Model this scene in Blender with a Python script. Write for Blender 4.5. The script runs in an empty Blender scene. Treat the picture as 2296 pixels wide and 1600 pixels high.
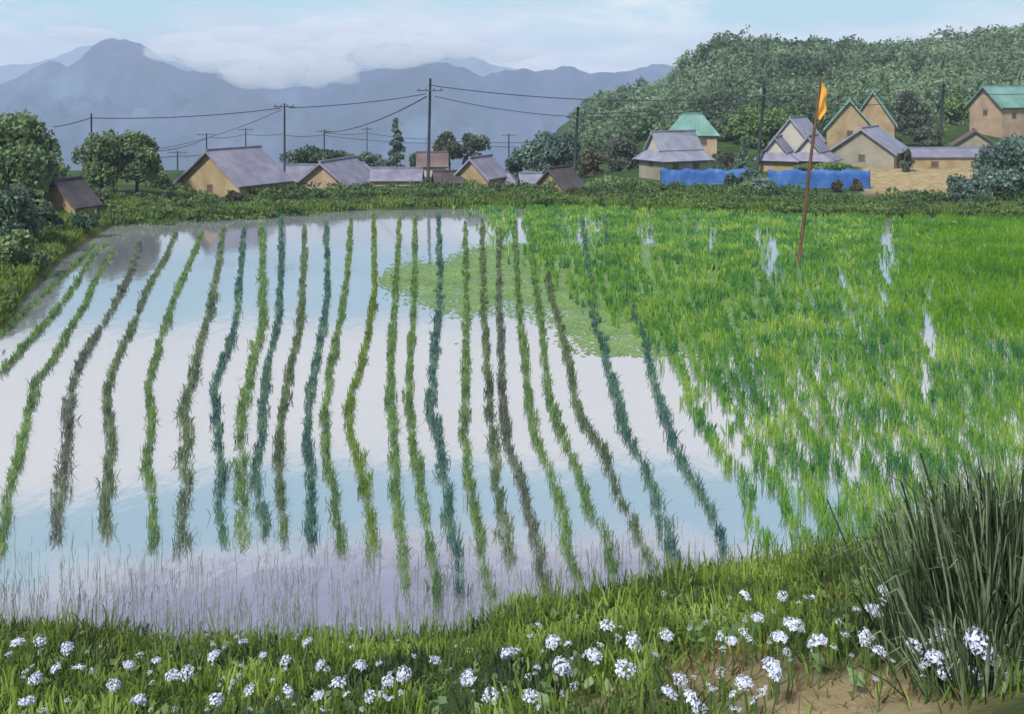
import bpy, math
import numpy as np
R = math.radians
F = 2205.0; CX = 1148.0; HY = 200.0; H = 10.0      # focal length in px of a 2296 wide picture, horizon row, eye height
sc = bpy.context.scene
COL = sc.collection
rng = np.random.default_rng(7)

def at(px, py, d):            # a point of the photograph at distance d
    return np.array([(px-CX)/F*d, d, H-(py-HY)/F*d])
def on_flat(px, py, z=0.0):
    d = (H-z)*F/(py-HY)
    return np.array([(px-CX)/F*d, d, z])
def sstep(a, b, x):
    t = np.clip((np.asarray(x, float)-a)/(b-a), 0, 1); return t*t*(3-2*t)

# ------------------------------------------------------------------ mesh helpers
def tag(o, label=None, cat=None, group=None, kind=None):
    if label: o['label'] = label
    if cat: o['category'] = cat
    if group: o['group'] = group
    if kind: o['kind'] = kind
    return o
def link(name, me, mat=None, parent=None, loc=(0,0,0)):
    o = bpy.data.objects.new(name, me); COL.objects.link(o); o.location = loc
    if mat is not None:
        for m in (mat if isinstance(mat, (list, tuple)) else [mat]): me.materials.append(m)
    if parent: o.parent = parent
    return o
def empty(name, loc=(0,0,0), rz=0.0):
    o = bpy.data.objects.new(name, None); COL.objects.link(o)
    o.location = [float(v) for v in loc]; o.rotation_euler = (0,0,rz); o.empty_display_size = .3
    return o
def npmesh(name, V, loops, totals, var=None, smooth=False):
    V = np.ascontiguousarray(V, dtype=np.float32); loops = np.ascontiguousarray(loops, dtype=np.int32).ravel()
    totals = np.ascontiguousarray(totals, dtype=np.int32)
    me = bpy.data.meshes.new(name)
    me.vertices.add(len(V)); me.vertices.foreach_set('co', V.ravel())
    me.loops.add(len(loops)); me.loops.foreach_set('vertex_index', loops)
    me.polygons.add(len(totals))
    st = np.zeros(len(totals), dtype=np.int32); st[1:] = np.cumsum(totals)[:-1]
    me.polygons.foreach_set('loop_start', st)
    me.polygons.foreach_set('loop_total', totals)
    me.polygons.foreach_set('use_smooth', np.full(len(totals), smooth))
    me.update(calc_edges=True)
    if var is not None:
        a = me.attributes.new('var', 'FLOAT', 'FACE'); a.data.foreach_set('value', np.ascontiguousarray(var, dtype=np.float32))
    me.validate()
    return me
def pymesh(name, V, Fs, smooth=False):
    me = bpy.data.meshes.new(name); me.from_pydata([tuple(map(float, v)) for v in V], [], [tuple(f) for f in Fs]); me.update()
    if smooth: me.polygons.foreach_set('use_smooth', [True]*len(me.polygons))
    return me
class MB:
    def __init__(s): s.V = []; s.F = []
    def add(s, V, Fs):
        n = len(s.V); s.V += [tuple(map(float, v)) for v in V]; s.F += [tuple(i+n for i in f) for f in Fs]
    def box(s, c, size, ax=None):
        c = np.array(c, float); h = np.array(size, float)/2
        A = np.eye(3) if ax is None else np.array(ax)
        V = [c + A.T @ (h*np.array(k)) for k in [(-1,-1,-1),(1,-1,-1),(1,1,-1),(-1,1,-1),(-1,-1,1),(1,-1,1),(1,1,1),(-1,1,1)]]
        s.add(V, [(0,3,2,1),(4,5,6,7),(0,1,5,4),(1,2,6,5),(2,3,7,6),(3,0,4,7)])
    def tube(s, pts, rad, n=8, cap=True):
        pts = [np.array(p, float) for p in pts]; m = len(pts)
        rad = [rad]*m if np.isscalar(rad) else rad
        V = []
        for i, p in enumerate(pts):
            t = pts[min(i+1, m-1)]-pts[max(i-1, 0)]; t /= np.linalg.norm(t)+1e-9
            a = np.array([0,0,1.]) if abs(t[2]) < .9 else np.array([0,1.,0])
            u = np.cross(t, a); u /= np.linalg.norm(u); v = np.cross(t, u)
            for k in range(n):
                an = 2*math.pi*k/n; V.append(p+rad[i]*(math.cos(an)*u+math.sin(an)*v))
        Fs = []
        for i in range(m-1):
            for k in range(n):
                Fs.append((i*n+k, i*n+(k+1) % n, (i+1)*n+(k+1) % n, (i+1)*n+k))
        if cap: Fs.append(tuple(range(n))); Fs.append(tuple((m-1)*n+k for k in reversed(range(n))))
        s.add(V, Fs)
    def build(s, name, mat, parent=None, smooth=False, loc=(0,0,0)):
        return link(name, pymesh(name, s.V, s.F, smooth), mat, parent, loc)

def cards(P, size, g, flat=.0, asp=.62):
    """random leaf shaped quads centred at P"""
    n = len(P); u = g.normal(size=(n,3)); u /= np.linalg.norm(u, axis=1)[:,None]
    w = g.normal(size=(n,3)); w[:,2] += flat
    v = np.cross(u, w); v /= np.linalg.norm(v, axis=1)[:,None]+1e-9
    s = np.asarray(size).reshape(-1,1)*np.ones((n,1))
    V = np.stack([P-u*s, P-v*s*asp, P+u*s, P+v*s*asp], axis=1).reshape(-1,3)
    return V
def cards_mesh(name, P, size, g, flat=0., asp=.62, var=None):
    V = cards(P, size, g, flat, asp); n = len(P)
    return npmesh(name, V, np.arange(4*n), np.full(n, 4), var=g.random(n) if var is None else var)
def blades_mesh(name, B, h, w, lean, g, droop=.35, var=None):
    """B base points, h heights, w widths, lean (n,2) horizontal displacement of the tip"""
    n = len(B); an = g.random(n)*math.pi
    side = np.stack([np.cos(an), np.sin(an)*.5, np.zeros(n)], 1)*(w/2)[:,None]
    L = np.concatenate([lean, np.zeros((n,1))], 1); up = np.zeros((n,3)); up[:,2] = 1
    m1 = B+up*(h*.45)[:,None]+L*.28; m2 = B+up*(h*.82)[:,None]+L*.62
    tip = B+up*(h*(1-droop*np.minimum(1, np.linalg.norm(lean, axis=1)/np.maximum(h, .01))))[:,None]+L
    V = np.stack([B-side*.8, B+side*.8, m1+side, m1-side, m2+side*.7, m2-side*.7, tip], 1).reshape(-1,3)
    i = (np.arange(n)*7)[:,None]
    loops = np.concatenate([i+[0,1,2,3], i+[3,2,4,5], i+[5,4,6]], 1)
    tot = np.tile([4,4,3], n)
    vr = g.random(n) if var is None else var
    return npmesh(name, V, loops, tot, var=np.repeat(vr, 3))

# ------------------------------------------------------------------ materials
def newmat(name):
    m = bpy.data.materials.new(name); m.use_nodes = True; nt = m.node_tree; nt.nodes.clear()
    return m, nt, nt.nodes.new, nt.links.new
def ramp(nt, stops, interp='LINEAR'):
    r = nt.nodes.new('ShaderNodeValToRGB'); r.color_ramp.interpolation = interp
    e = r.color_ramp.elements
    while len(e) < len(stops): e.new(.5)
    for k, (p, c) in enumerate(stops): e[k].position = p; e[k].color = (*c, 1) if len(c) == 3 else c
    return r
def noise(nt, scale, detail=4, rough=.55, coord='Object', stretch=None):
    tc = nt.nodes.new('ShaderNodeTexCoord'); n = nt.nodes.new('ShaderNodeTexNoise')
    n.inputs['Scale'].default_value = scale; n.inputs['Detail'].default_value = detail; n.inputs['Roughness'].default_value = rough
    if coord == 'World':
        g = nt.nodes.new('ShaderNodeNewGeometry'); src = g.outputs['Position']
    else: src = tc.outputs[coord]
    if stretch:
        mp = nt.nodes.new('ShaderNodeMapping'); mp.inputs['Scale'].default_value = stretch; nt.links.new(src, mp.inputs['Vector']); src = mp.outputs['Vector']
    nt.links.new(src, n.inputs['Vector'])
    return n
def math_node(nt, op, a, b=None, clamp=False):
    m = nt.nodes.new('ShaderNodeMath'); m.operation = op; m.use_clamp = clamp
    for k, v in enumerate((a, b)):
        if v is None: continue
        if isinstance(v, (int, float)): m.inputs[k].default_value = v
        else: nt.links.new(v, m.inputs[k])
    return m.outputs[0]
def foliage(name, cols, scale=.35, trans=.3, wv=.45, rough=.6, con=1.9):
    """leaf material: colour from big noise clumps and a random value per leaf"""
    m, nt, N, L = newmat(name)
    nz = noise(nt, scale, 3, .6, 'World'); at_ = N('ShaderNodeAttribute'); at_.attribute_name = 'var'
    a = math_node(nt, 'SUBTRACT', nz.outputs['Fac'], .5); a = math_node(nt, 'MULTIPLY', a, con)
    b = math_node(nt, 'SUBTRACT', at_.outputs['Fac'], .5); b = math_node(nt, 'MULTIPLY', b, wv)
    c = math_node(nt, 'ADD', a, b); c = math_node(nt, 'ADD', c, .5, True)
    k = len(cols)-1
    rp = ramp(nt, [(i/k, cc) for i, cc in enumerate(cols)]); L(c, rp.inputs['Fac'])
    d = N('ShaderNodeBsdfPrincipled'); d.inputs['Roughness'].default_value = rough; d.inputs['Specular IOR Level'].default_value = .25
    L(rp.outputs['Color'], d.inputs['Base Color'])
    t = N('ShaderNodeBsdfTranslucent'); L(rp.outputs['Color'], t.inputs['Color'])
    mx = N('ShaderNodeMixShader'); mx.inputs['Fac'].default_value = trans; L(d.outputs[0], mx.inputs[1]); L(t.outputs[0], mx.inputs[2])
    o = N('ShaderNodeOutputMaterial'); L(mx.outputs[0], o.inputs['Surface'])
    return m
def surf(name, cols, scale=1., rough=.8, bump=.0, bscale=None, stretch=None, coord='Object', spec=.3, wave=None):
    m, nt, N, L = newmat(name)
    nz = noise(nt, scale, 6, .62, coord, stretch)
    k = len(cols)-1
    rp = ramp(nt, [(.28+.44*i/k, cc) for i, cc in enumerate(cols)]); L(nz.outputs['Fac'], rp.inputs['Fac'])
    d = N('ShaderNodeBsdfPrincipled'); d.inputs['Roughness'].default_value = rough; d.inputs['Specular IOR Level'].default_value = spec
    L(rp.outputs['Color'], d.inputs['Base Color'])
    if bump:
        bp = N('ShaderNodeBump'); bp.inputs['Strength'].default_value = bump; bp.inputs['Distance'].default_value = .08
        if wave:
            w = N('ShaderNodeTexWave'); w.inputs['Scale'].default_value = wave; w.inputs['Distortion'].default_value = .4; w.bands_direction = 'X'
            tc = N('ShaderNodeTexCoord'); L(tc.outputs['Object'], w.inputs['Vector']); L(w.outputs['Fac'], bp.inputs['Height'])
        else:
            n2 = noise(nt, bscale or scale*6, 5, .6, coord); L(n2.outputs['Fac'], bp.inputs['Height'])
        L(bp.outputs[0], d.inputs['Normal'])
    o = N('ShaderNodeOutputMaterial'); L(d.outputs[0], o.inputs['Surface'])
    return m
M = {}
M['leaf_left'] = foliage('mid green leaves', [(.05,.10,.065),(.11,.19,.08),(.19,.29,.12),(.28,.39,.18)], .4)
M['leaf_dark'] = foliage('dark green leaves', [(.035,.07,.05),(.06,.11,.075),(.10,.165,.10),(.17,.24,.15)], .5)
M['leaf_teal'] = foliage('blue green leaves', [(.04,.08,.07),(.09,.15,.125),(.16,.25,.2),(.28,.39,.33)], .5)
M['leaf_grey'] = foliage('grey green leaves', [(.055,.07,.055),(.09,.115,.085),(.14,.17,.125),(.2,.24,.18)], .6)
M['leaf_light'] = foliage('light green leaves', [(.08,.14,.05),(.14,.23,.08),(.2,.31,.11),(.27,.38,.16)], .5)
M['leaf_willow'] = foliage('yellow green leaves', [(.06,.10,.05),(.12,.18,.08),(.19,.27,.12),(.28,.37,.19)], .5)
M['leaf_hill'] = foliage('hill forest leaves', [(.075,.12,.075),(.125,.19,.11),(.18,.27,.155),(.26,.36,.22)], .045, wv=.2, con=3.2)
M['leaf_olive'] = foliage('olive brown leaves', [(.045,.05,.03),(.085,.085,.05),(.13,.135,.08),(.2,.2,.12)], .7)
M['scrub'] = foliage('bank scrub leaves', [(.035,.07,.035),(.075,.13,.05),(.13,.21,.06),(.22,.31,.10)], .28)
M['rice'] = [foliage('rice leaf green', [(.05,.11,.04),(.10,.19,.06),(.17,.28,.09),(.26,.38,.16)], .6, .35),
             foliage('rice leaf olive', [(.05,.08,.045),(.09,.14,.07),(.15,.21,.10),(.22,.29,.14)], .6, .3),
             foliage('rice leaf blue green', [(.02,.07,.075),(.045,.12,.11),(.10,.2,.13),(.19,.31,.17)], .6, .3),
             foliage('rice leaf yellow green', [(.06,.11,.02),(.11,.19,.03),(.18,.27,.05),(.26,.35,.10)], .6, .35),
             foliage('rice leaf grey brown', [(.05,.06,.055),(.09,.105,.08),(.13,.165,.11),(.19,.25,.15)], .6, .25)]
M['rice_thick'] = foliage('dense rice leaves', [(.03,.14,.08),(.09,.26,.05),(.19,.38,.05),(.40,.52,.12)], .45, .4, .6, con=2.2)
M['rice_bright'] = foliage('bright rice leaves', [(.05,.16,.01),(.09,.25,.012),(.15,.33,.02),(.3,.42,.05)], .16, .4, .3)
M['sedge'] = foliage('grey sedge leaves', [(.10,.14,.12),(.17,.21,.18),(.26,.29,.27),(.36,.38,.38)], .8, .3)
M['grass'] = foliage('bank grass', [(.03,.05,.03),(.08,.13,.035),(.16,.27,.04),(.32,.43,.10)], 1.3, .35, .5, con=3.0)
M['straw'] = foliage('dry grass', [(.05,.035,.015),(.12,.085,.03),(.22,.17,.07),(.33,.27,.13)], 1.3, .3)
M['reed'] = foliage('dark reed leaves', [(.015,.028,.014),(.04,.065,.03),(.09,.14,.06),(.26,.33,.21)], 2.5, .25, 1.2)
M['reed_stem'] = surf('pale reed stem', [(.13,.18,.10),(.22,.28,.17)], 6, .6)
M['bark'] = surf('dark bark', [(.018,.02,.018),(.05,.05,.04)], 3, .9, .4)
M['pole'] = surf('weathered pole', [(.018,.028,.035),(.04,.055,.06)], 3, .8)
M['wood_pole'] = surf('brown wooden pole', [(.045,.025,.012),(.16,.09,.045)], 1.2, .8, .3, stretch=(6,6,.8))
M['wire'] = surf('black cable', [(.025,.035,.045),(.04,.05,.06)], 2, .6)
M['steel'] = surf('dark steel', [(.05,.06,.065),(.09,.1,.1)], 3, .5)
M['ochre'] = surf('ochre plaster', [(.21,.155,.08),(.32,.25,.145),(.42,.34,.22)], .5, .9, .15, 9)
M['pink_ochre'] = surf('pinkish plaster', [(.25,.18,.12),(.35,.26,.18),(.44,.34,.25)], .5, .9, .15, 9)
M['brown_wall'] = surf('brown boards', [(.12,.085,.05),(.22,.16,.09),(.3,.22,.13)], .7, .9, .15, 9)
M['grey_wall'] = surf('grey plaster', [(.17,.165,.14),(.26,.25,.2),(.34,.31,.25)], .5, .9, .15, 9)
M['pale_wall'] = surf('pale plaster', [(.32,.31,.27),(.42,.4,.36),(.5,.47,.42)], .6, .9)
M['roof_purple'] = surf('slate purple tiles', [(.14,.14,.19),(.22,.22,.29),(.3,.3,.38)], .7, .6, .6, wave=2.6)
M['roof_grey'] = surf('blue grey tiles', [(.16,.18,.24),(.24,.26,.33),(.32,.34,.42)], .7, .6, .6, wave=2.6)
M['roof_dark'] = surf('dark brown tiles', [(.045,.04,.045),(.08,.07,.075),(.12,.105,.11)], .8, .7, .6, wave=2.6)
M['roof_brown'] = surf('red brown tiles', [(.12,.08,.08),(.17,.12,.12),(.22,.17,.16)], .8, .7, .6, wave=2.6)
M['roof_teal'] = surf('green copper roof', [(.09,.19,.17),(.14,.28,.24),(.22,.37,.32)], .6, .5, .5, wave=1.6)
M['shade'] = surf('dim window', [(.07,.06,.05),(.12,.105,.085)], 2, .5)
M['blue'] = surf('blue sheeting', [(.02,.08,.27),(.04,.13,.38),(.12,.25,.48)], .6, .7, .3, 1.8)
M['orange'] = surf('orange cloth', [(.55,.25,.04),(.7,.36,.06)], .8, .8, .2, 3)
M['petal'] = surf('white petals', [(.52,.57,.7),(.66,.7,.82)], 8, .7)
M['petal_dull'] = surf('shy white petals', [(.36,.42,.48),(.5,.55,.62)], 8, .7)
M['stem'] = surf('flower stem', [(.05,.10,.03),(.09,.16,.04)], 4, .7)
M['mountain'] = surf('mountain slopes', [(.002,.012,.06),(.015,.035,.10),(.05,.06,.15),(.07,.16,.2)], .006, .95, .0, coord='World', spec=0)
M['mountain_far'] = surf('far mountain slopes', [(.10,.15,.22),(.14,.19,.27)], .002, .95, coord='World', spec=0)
M['duckweed'] = foliage('duckweed', [(.13,.24,.06),(.17,.29,.08),(.2,.33,.10),(.25,.38,.14)], .5, .1, .1)

# ------------------------------------------------------------------ terrain
xs_ = np.array([-400,0,200,400,800,1050,1150,1300,1400,1600,1700,1900,2000,2296,2700.])
ys_ = np.array([1385,1392,1405,1425,1428,1405,1350,1325,1300,1275,1245,1215,1190,1150,1130.])
DR = 7.0
def ridge_z(X): return H-(np.interp(CX+F*X/DR, xs_, ys_)+22-HY)/F*DR
def left_edge(D): return np.interp(D, [15,20,30,40.5,50,59.6,66.8,73.5,80], [-15,-16,-18.6,-21.1,-24.3,-27,-28.7,-29.5,-30])
def far_edge(X): return np.interp(X, [-30,-26.6,-19,-12.8,5.7,26,39,60], [71.5,73.5,76.6,81,83,76.6,75.5,75])
hx = np.array([1200,1290,1350,1430,1490,1540,1590,1640,1690,1760,1850,1950,2050,2120,2180,2240,2296,2500,2900.])
hy = np.array([330,318,300,262,218,172,135,112,122,125,122,128,125,118,105,98,88,60,60.])
HX = (hx-CX)/F*260; HZ = H-(hy-HY)/F*260-2.2
def vnoise(X, D, s, seed=0):
    r = np.random.default_rng(seed); out = 0
    for k in range(6):
        a = r.random()*6.28; f = s*(1+r.random()*2.2); out = out+np.sin(X*f*math.cos(a)+D*f*math.sin(a)+r.random()*6.28)
    return out/6
def T(X, D):
    X = np.asarray(X, float); D = np.asarray(D, float)
    zr = ridge_z(X)
    bank = np.where(D < DR, np.minimum(zr+(DR-D)*.36, 8.5), zr-(D-DR)*.78-.03*np.maximum(D-DR, 0))
    ins = np.minimum(X-left_edge(D), far_edge(X)-D)
    z = .42-.72*sstep(-.5, .5, ins+.35*vnoise(X, D, .5, 3))
    z = z+.55*sstep(0, 5, left_edge(D)-X)*sstep(25, 40, D)          # left bank rises to the trees
    left = 1-sstep(2, 36, X)
    z = z-left*9*sstep(98, 210, D)                                   # the valley falls away behind the village
    s = sstep(6, 24, X)
    z = z+s*(1.0*sstep(92, 112, D)+3.4*sstep(114, 150, D))
    hill = np.interp(X, HX, HZ)
    z = z+np.maximum(hill-4.4*s, 0)*sstep(4, 26, X)*np.clip((D-150)/110, 0, 1)**.9*(1-.6*sstep(265, 430, D))
    z = z-.0*D + np.where(D > 18, .12*vnoise(X, D, .25, 5)*sstep(0, 3, -ins), 0)
    z = np.where(D < 18.5, np.maximum(bank+.05*vnoise(X, D, 2.2, 9)*(D < 12), np.where(D > 12, -.3, -50)), z)
    # far plain
    z = z-.115*np.clip(D-np.where(X > 15, 330, 205), 0, 1450)
    return z
ax = np.concatenate([-np.geomspace(62, 3400, 26)[::-1], np.arange(-60, 60.1, .5), np.geomspace(62, 3400, 40)])
ad = np.concatenate([[-60,-20,-6,-2], np.arange(0, 17, .25), np.arange(17, 130, .6), np.geomspace(131, 600, 60), [700,900,1100,1300,1500,1700,2300,3000,3900]])
GX, GD = np.meshgrid(ax, ad)
GZ = T(GX, np.maximum(GD, 0)); 
def grid_mesh(name, X, Y, Z, smooth=True):
    r, c = X.shape; V = np.stack([X, Y, Z], -1).reshape(-1,3)
    i = (np.arange(r-1)[:,None]*c+np.arange(c-1)[None]).ravel()
    loops = np.stack([i, i+1, i+c+1, i+c], 1)
    return npmesh(name, V, loops, np.full(len(i), 4), smooth=smooth)
gm = grid_mesh('ground', GX, GD, GZ)
# ground colour: grass, mud and bare ochre earth, by where the earth is
px = CX+F*GX/np.maximum(GD, 1); py = HY+(H-GZ)*F/np.maximum(GD, 1)
earth = sstep(0, 14, px-1925)*sstep(0, 20, 2215-px)*(GD > 86)*(GD < 116)*sstep(-6, 2, GD-(92-(px-1940)*.012))
earth2 = (GD < 7.5)*np.exp(-(((px-1890)/270)**2+((py-1580)/88)**2)**2) + (GD < 7.5)*.8*np.exp(-(((px-1600)/130)**2+((py-1500)/35)**2)**2) + (GD < 7.5)*.7*np.exp(-(((px-1330)/140)**2+((py-1570)/35)**2)**2)
lime = sstep(-9, -1, -(left_edge(GD)-GX))*sstep(0, 1.2, left_edge(GD)-GX+.8)*(GD > 30)*(GD < 72)
for nm, arr in (('earth', np.clip(earth+earth2, 0, 1)), ('lime', lime)):
    a = gm.attributes.new(nm, 'FLOAT', 'POINT'); a.data.foreach_set('value', arr.ravel().astype(np.float32))
m, nt, N, L = newmat('ground earth and turf')
nz = noise(nt, .35, 8, .65, 'World'); rp = ramp(nt, [(.3,(.02,.035,.015)),(.5,(.04,.075,.022)),(.7,(.08,.13,.035))]); L(nz.outputs['Fac'], rp.inputs['Fac'])
n2 = noise(nt, 1.3, 8, .7, 'World'); re = ramp(nt, [(.3,(.17,.13,.065)),(.5,(.33,.26,.14)),(.7,(.45,.37,.21))]); L(n2.outputs['Fac'], re.inputs['Fac'])
rl = ramp(nt, [(.35,(.06,.09,.015)),(.5,(.14,.17,.02)),(.65,(.26,.24,.03))]); L(nz.outputs['Fac'], rl.inputs['Fac'])
def amix(fac_attr, a, b, mul=1.):
    A = N('ShaderNodeAttribute'); A.attribute_name = fac_attr; mx = N('ShaderNodeMix'); mx.data_type = 'RGBA'
    L(A.outputs['Fac'], mx.inputs['Factor']); L(a, mx.inputs[6]); L(b, mx.inputs[7]); return mx.outputs[2]
c = amix('earth', rp.outputs[0], re.outputs[0]); c = amix('lime', c, rl.outputs[0])
d = N('ShaderNodeBsdfPrincipled'); d.inputs['Roughness'].default_value = .95; d.inputs['Specular IOR Level'].default_value = .1; L(c, d.inputs['Base Color'])
bp = N('ShaderNodeBump'); bp.inputs['Strength'].default_value = .6; bp.inputs['Distance'].default_value = .1; L(n2.outputs['Fac'], bp.inputs['Height']); L(bp.outputs[0], d.inputs['Normal'])
o = N('ShaderNodeOutputMaterial'); L(d.outputs[0], o.inputs[0])
tag(link('ground', gm, m), kind='structure')

# flooded paddy: milky, silty water with the sky mirrored in it
m, nt, N, L = newmat('paddy water')
nz = noise(nt, .16, 5, .6, 'World', (1,.45,1)); rp = ramp(nt, [(.3,(.18,.2,.23)),(.5,(.23,.24,.26)),(.7,(.28,.28,.29))]); L(nz.outputs['Fac'], rp.inputs['Fac'])
d = N('ShaderNodeBsdfDiffuse'); L(rp.outputs[0], d.inputs['Color'])
g = N('ShaderNodeBsdfGlossy'); g.inputs['Roughness'].default_value = .07; g.inputs['Color'].default_value = (.92,.94,.97,1)
bp = N('ShaderNodeBump'); bp.inputs['Strength'].default_value = .12; bp.inputs['Distance'].default_value = .05
n3 = noise(nt, 1.6, 3, .5, 'World', (1,.5,1)); L(n3.outputs['Fac'], bp.inputs['Height']); L(bp.outputs[0], g.inputs['Normal'])
mx = N('ShaderNodeMixShader'); mx.inputs[0].default_value = .6; L(d.outputs[0], mx.inputs[1]); L(g.outputs[0], mx.inputs[2])
o = N('ShaderNodeOutputMaterial'); L(mx.outputs[0], o.inputs[0])
WX, WD = np.meshgrid(np.linspace(-33, 62, 40), np.linspace(13, 85, 40))
tag(link('paddy_water', grid_mesh('paddy_water', WX, WD, np.zeros_like(WX)), m), kind='structure')

# ------------------------------------------------------------------ mountains
def fbm(X, Y, seed, base):
    out = 0; amp = 1
    for k in range(5):
        out = out+amp*(1-np.abs(vnoise(X, Y, base*2**k, seed+k))*2.2); amp *= .5
    return out/2
def mountain(name, sky, D0, width, mat, seed, amp):
    px_ = np.array([s[0] for s in sky], float); py_ = np.array([s[1] for s in sky], float)
    Xa = np.linspace(-0.75*D0, .8*D0, 420); Ya = np.linspace(-1, 1, 50)
    X, Yn = np.meshgrid(Xa, Ya); Y = D0+Yn*width
    top = H-(np.interp(CX+F*X/D0, px_, py_)-HY)/F*D0+190
    prof = (1-np.abs(Yn)**1.3)
    spur = fbm(X, Y, seed, .009)
    Z = -190+top*prof*(1-amp*(1-np.clip(spur, 0, 1))*np.clip(np.abs(Yn)*3.5, 0, 1)) + 4*vnoise(X, Y, .03, seed+40)+2.5*vnoise(X, Y, .07, seed+50)*1.8+14*(np.clip(spur,0,1)-.5)*np.clip(1-np.abs(Yn)*.6, 0, 1)*prof
    return tag(link(name, grid_mesh(name, X, Y, Z), mat), kind='structure')
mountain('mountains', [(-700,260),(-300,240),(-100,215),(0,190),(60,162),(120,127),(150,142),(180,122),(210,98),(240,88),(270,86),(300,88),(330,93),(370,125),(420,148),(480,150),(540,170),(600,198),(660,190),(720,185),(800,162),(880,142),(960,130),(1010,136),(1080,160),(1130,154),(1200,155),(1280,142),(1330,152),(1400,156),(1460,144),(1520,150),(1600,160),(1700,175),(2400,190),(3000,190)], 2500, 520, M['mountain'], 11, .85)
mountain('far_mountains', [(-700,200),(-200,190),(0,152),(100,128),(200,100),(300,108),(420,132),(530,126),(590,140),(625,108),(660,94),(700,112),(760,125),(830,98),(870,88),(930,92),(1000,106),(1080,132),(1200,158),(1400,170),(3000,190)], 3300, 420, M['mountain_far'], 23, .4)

# mist lying on the mountains: lumpy bodies of thin even vapour
m, nt, N, L = newmat('mountain mist')
v = N('ShaderNodeVolumePrincipled'); v.inputs['Color'].default_value = (1,1,1,1); v.inputs['Density'].default_value = .009; v.inputs['Anisotropy'].default_value = 0
o = N('ShaderNodeOutputMaterial'); L(v.outputs[0], o.inputs['Volume'])
def ico(sub):
    import bmesh
    bm = bmesh.new(); bmesh.ops.create_icosphere(bm, subdivisions=sub, radius=1)
    V = np.array([v.co[:] for v in bm.verts]); Fs = [[v.index for v in f.verts] for f in bm.faces]; bm.free(); return V, Fs
IV, IF = ico(4)
mist = MB()
g = np.random.default_rng(5)
for (x, y, w, h_, d_) in [(500,128,130,42,2250),(590,160,120,50,2150),(700,150,140,50,2200),(800,112,130,44,2260),(905,104,110,32,2300),(420,100,90,34,2350),(1010,108,110,28,2600),(640,110,100,44,2600),(880,128,120,34,2240),(385,120,60,22,2260),(560,90,150,40,2700),(740,78,160,40,2750),(180,78,90,22,3000),(1130,125,80,20,2700)]:
    c_ = at(x, y, d_); r_ = np.array([w/F*d_, 150, h_/F*d_])
    n_ = .75+.35*np.array([abs(vnoise(p[0]+x, p[2]*1.3+p[1], 3.2, 3)) for p in IV])+.12*vnoise(IV[:,0]*1.+x, IV[:,2]+IV[:,1], 9, 8)
    mist.add(c_+IV*r_*n_[:,None], IF)
MIST = True
if MIST: tag(mist.build('mountain_mist', m, smooth=True), kind='stuff')

# ------------------------------------------------------------------ trees
def crown_pts(c, rad, lobes, n, g, conical=False, lr=.38):
    c = np.array(c, float); rad = np.array(rad, float); P = []
    per = max(1, n//lobes)
    for k in range(lobes):
        if conical:
            t = (k+.5)/lobes; a = g.random()*6.28; rr = (1-t)*.62
            lc = c+rad*np.array([math.cos(a)*rr, math.sin(a)*rr, -1+2*t]); R_ = rad*np.array([.55,.55,.24])*(1.08-t*.85)
        else:
            v = g.normal(size=3); v /= np.linalg.norm(v); q = g.random()**.4*.72
            lc = c+rad*v*q; R_ = rad*lr*(.7+.6*g.random())
        u = g.normal(size=(per,3)); u /= np.linalg.norm(u, axis=1)[:,None]
        u[:,2] = np.where(u[:,2] < -.35, -u[:,2]*.6, u[:,2])
        P.append(lc+u*R_*(.72+.36*g.random((per,1))))
    return np.concatenate(P)
def trunk_mb(base, top, r0, g, limbs, rad):
    mb = MB(); base = np.array(base, float); top = np.array(top, float)
    pts = [base+(top-base)*t+np.array([math.sin(t*4+g.random())*.1, 0, 0])*t for t in np.linspace(0, 1, 6)]
    mb.tube(pts, [r0*(1-.75*t) for t in np.linspace(0, 1, 6)], 7)
    for k in range(limbs):
        t = .35+.55*k/limbs; s = base+(top-base)*t; a = g.random()*6.28
        e = s+np.array([math.cos(a)*rad*.7, math.sin(a)*rad*.5, rad*(.45+.5*g.random())])
        mid = (s+e)/2+np.array([0,0,-.1*rad])
        mb.tube([s, mid, e], [r0*.45*(1-.5*t), r0*.3, r0*.08], 5)
    return mb
def tree(name, label, px_, ybase, ytop, halfw, d, leaf, n=2600, lobes=16, size=.26, cat='tree', group=None, conical=False, trunk_show=.3, seed=1, zb=None, lr=.38, asp=.62, limbs=6):
    """a tree given by its foot, top and half width in the photograph and its distance"""
    g = np.random.default_rng(seed); size *= .72; n = int(n*1.8)
    X = (px_-CX)/F*d; zt = H-(ytop-HY)/F*d
    z0 = float(T(X, d)) if zb is None else zb
    zvis = H-(ybase-HY)/F*d
    hw = halfw/F*d
    e = empty(name, (X, d, z0)); tag(e, label, cat, group)
    cb = (zvis-z0)+(zt-zvis)*trunk_show if trunk_show > 0 else (zvis-z0)-.3
    ct = zt-z0; cz = (cb+ct)/2; rz = (ct-cb)/2
    P = crown_pts((0,0,cz), (hw, hw*.85, rz), lobes, n, g, conical, lr)
    trunk_mb((0,0,-.4), (0,0,cz+rz*.3), max(.06, hw*.07), g, limbs if trunk_show >= .15 else 3, hw*(.9 if trunk_show >= .15 else .35)).build('trunk', M['bark'], e, True)
    link('crown', cards_mesh('crown', P, size*(.6+.8*g.random(len(P))), g, asp=asp), M[leaf], e)
    return e
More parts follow.
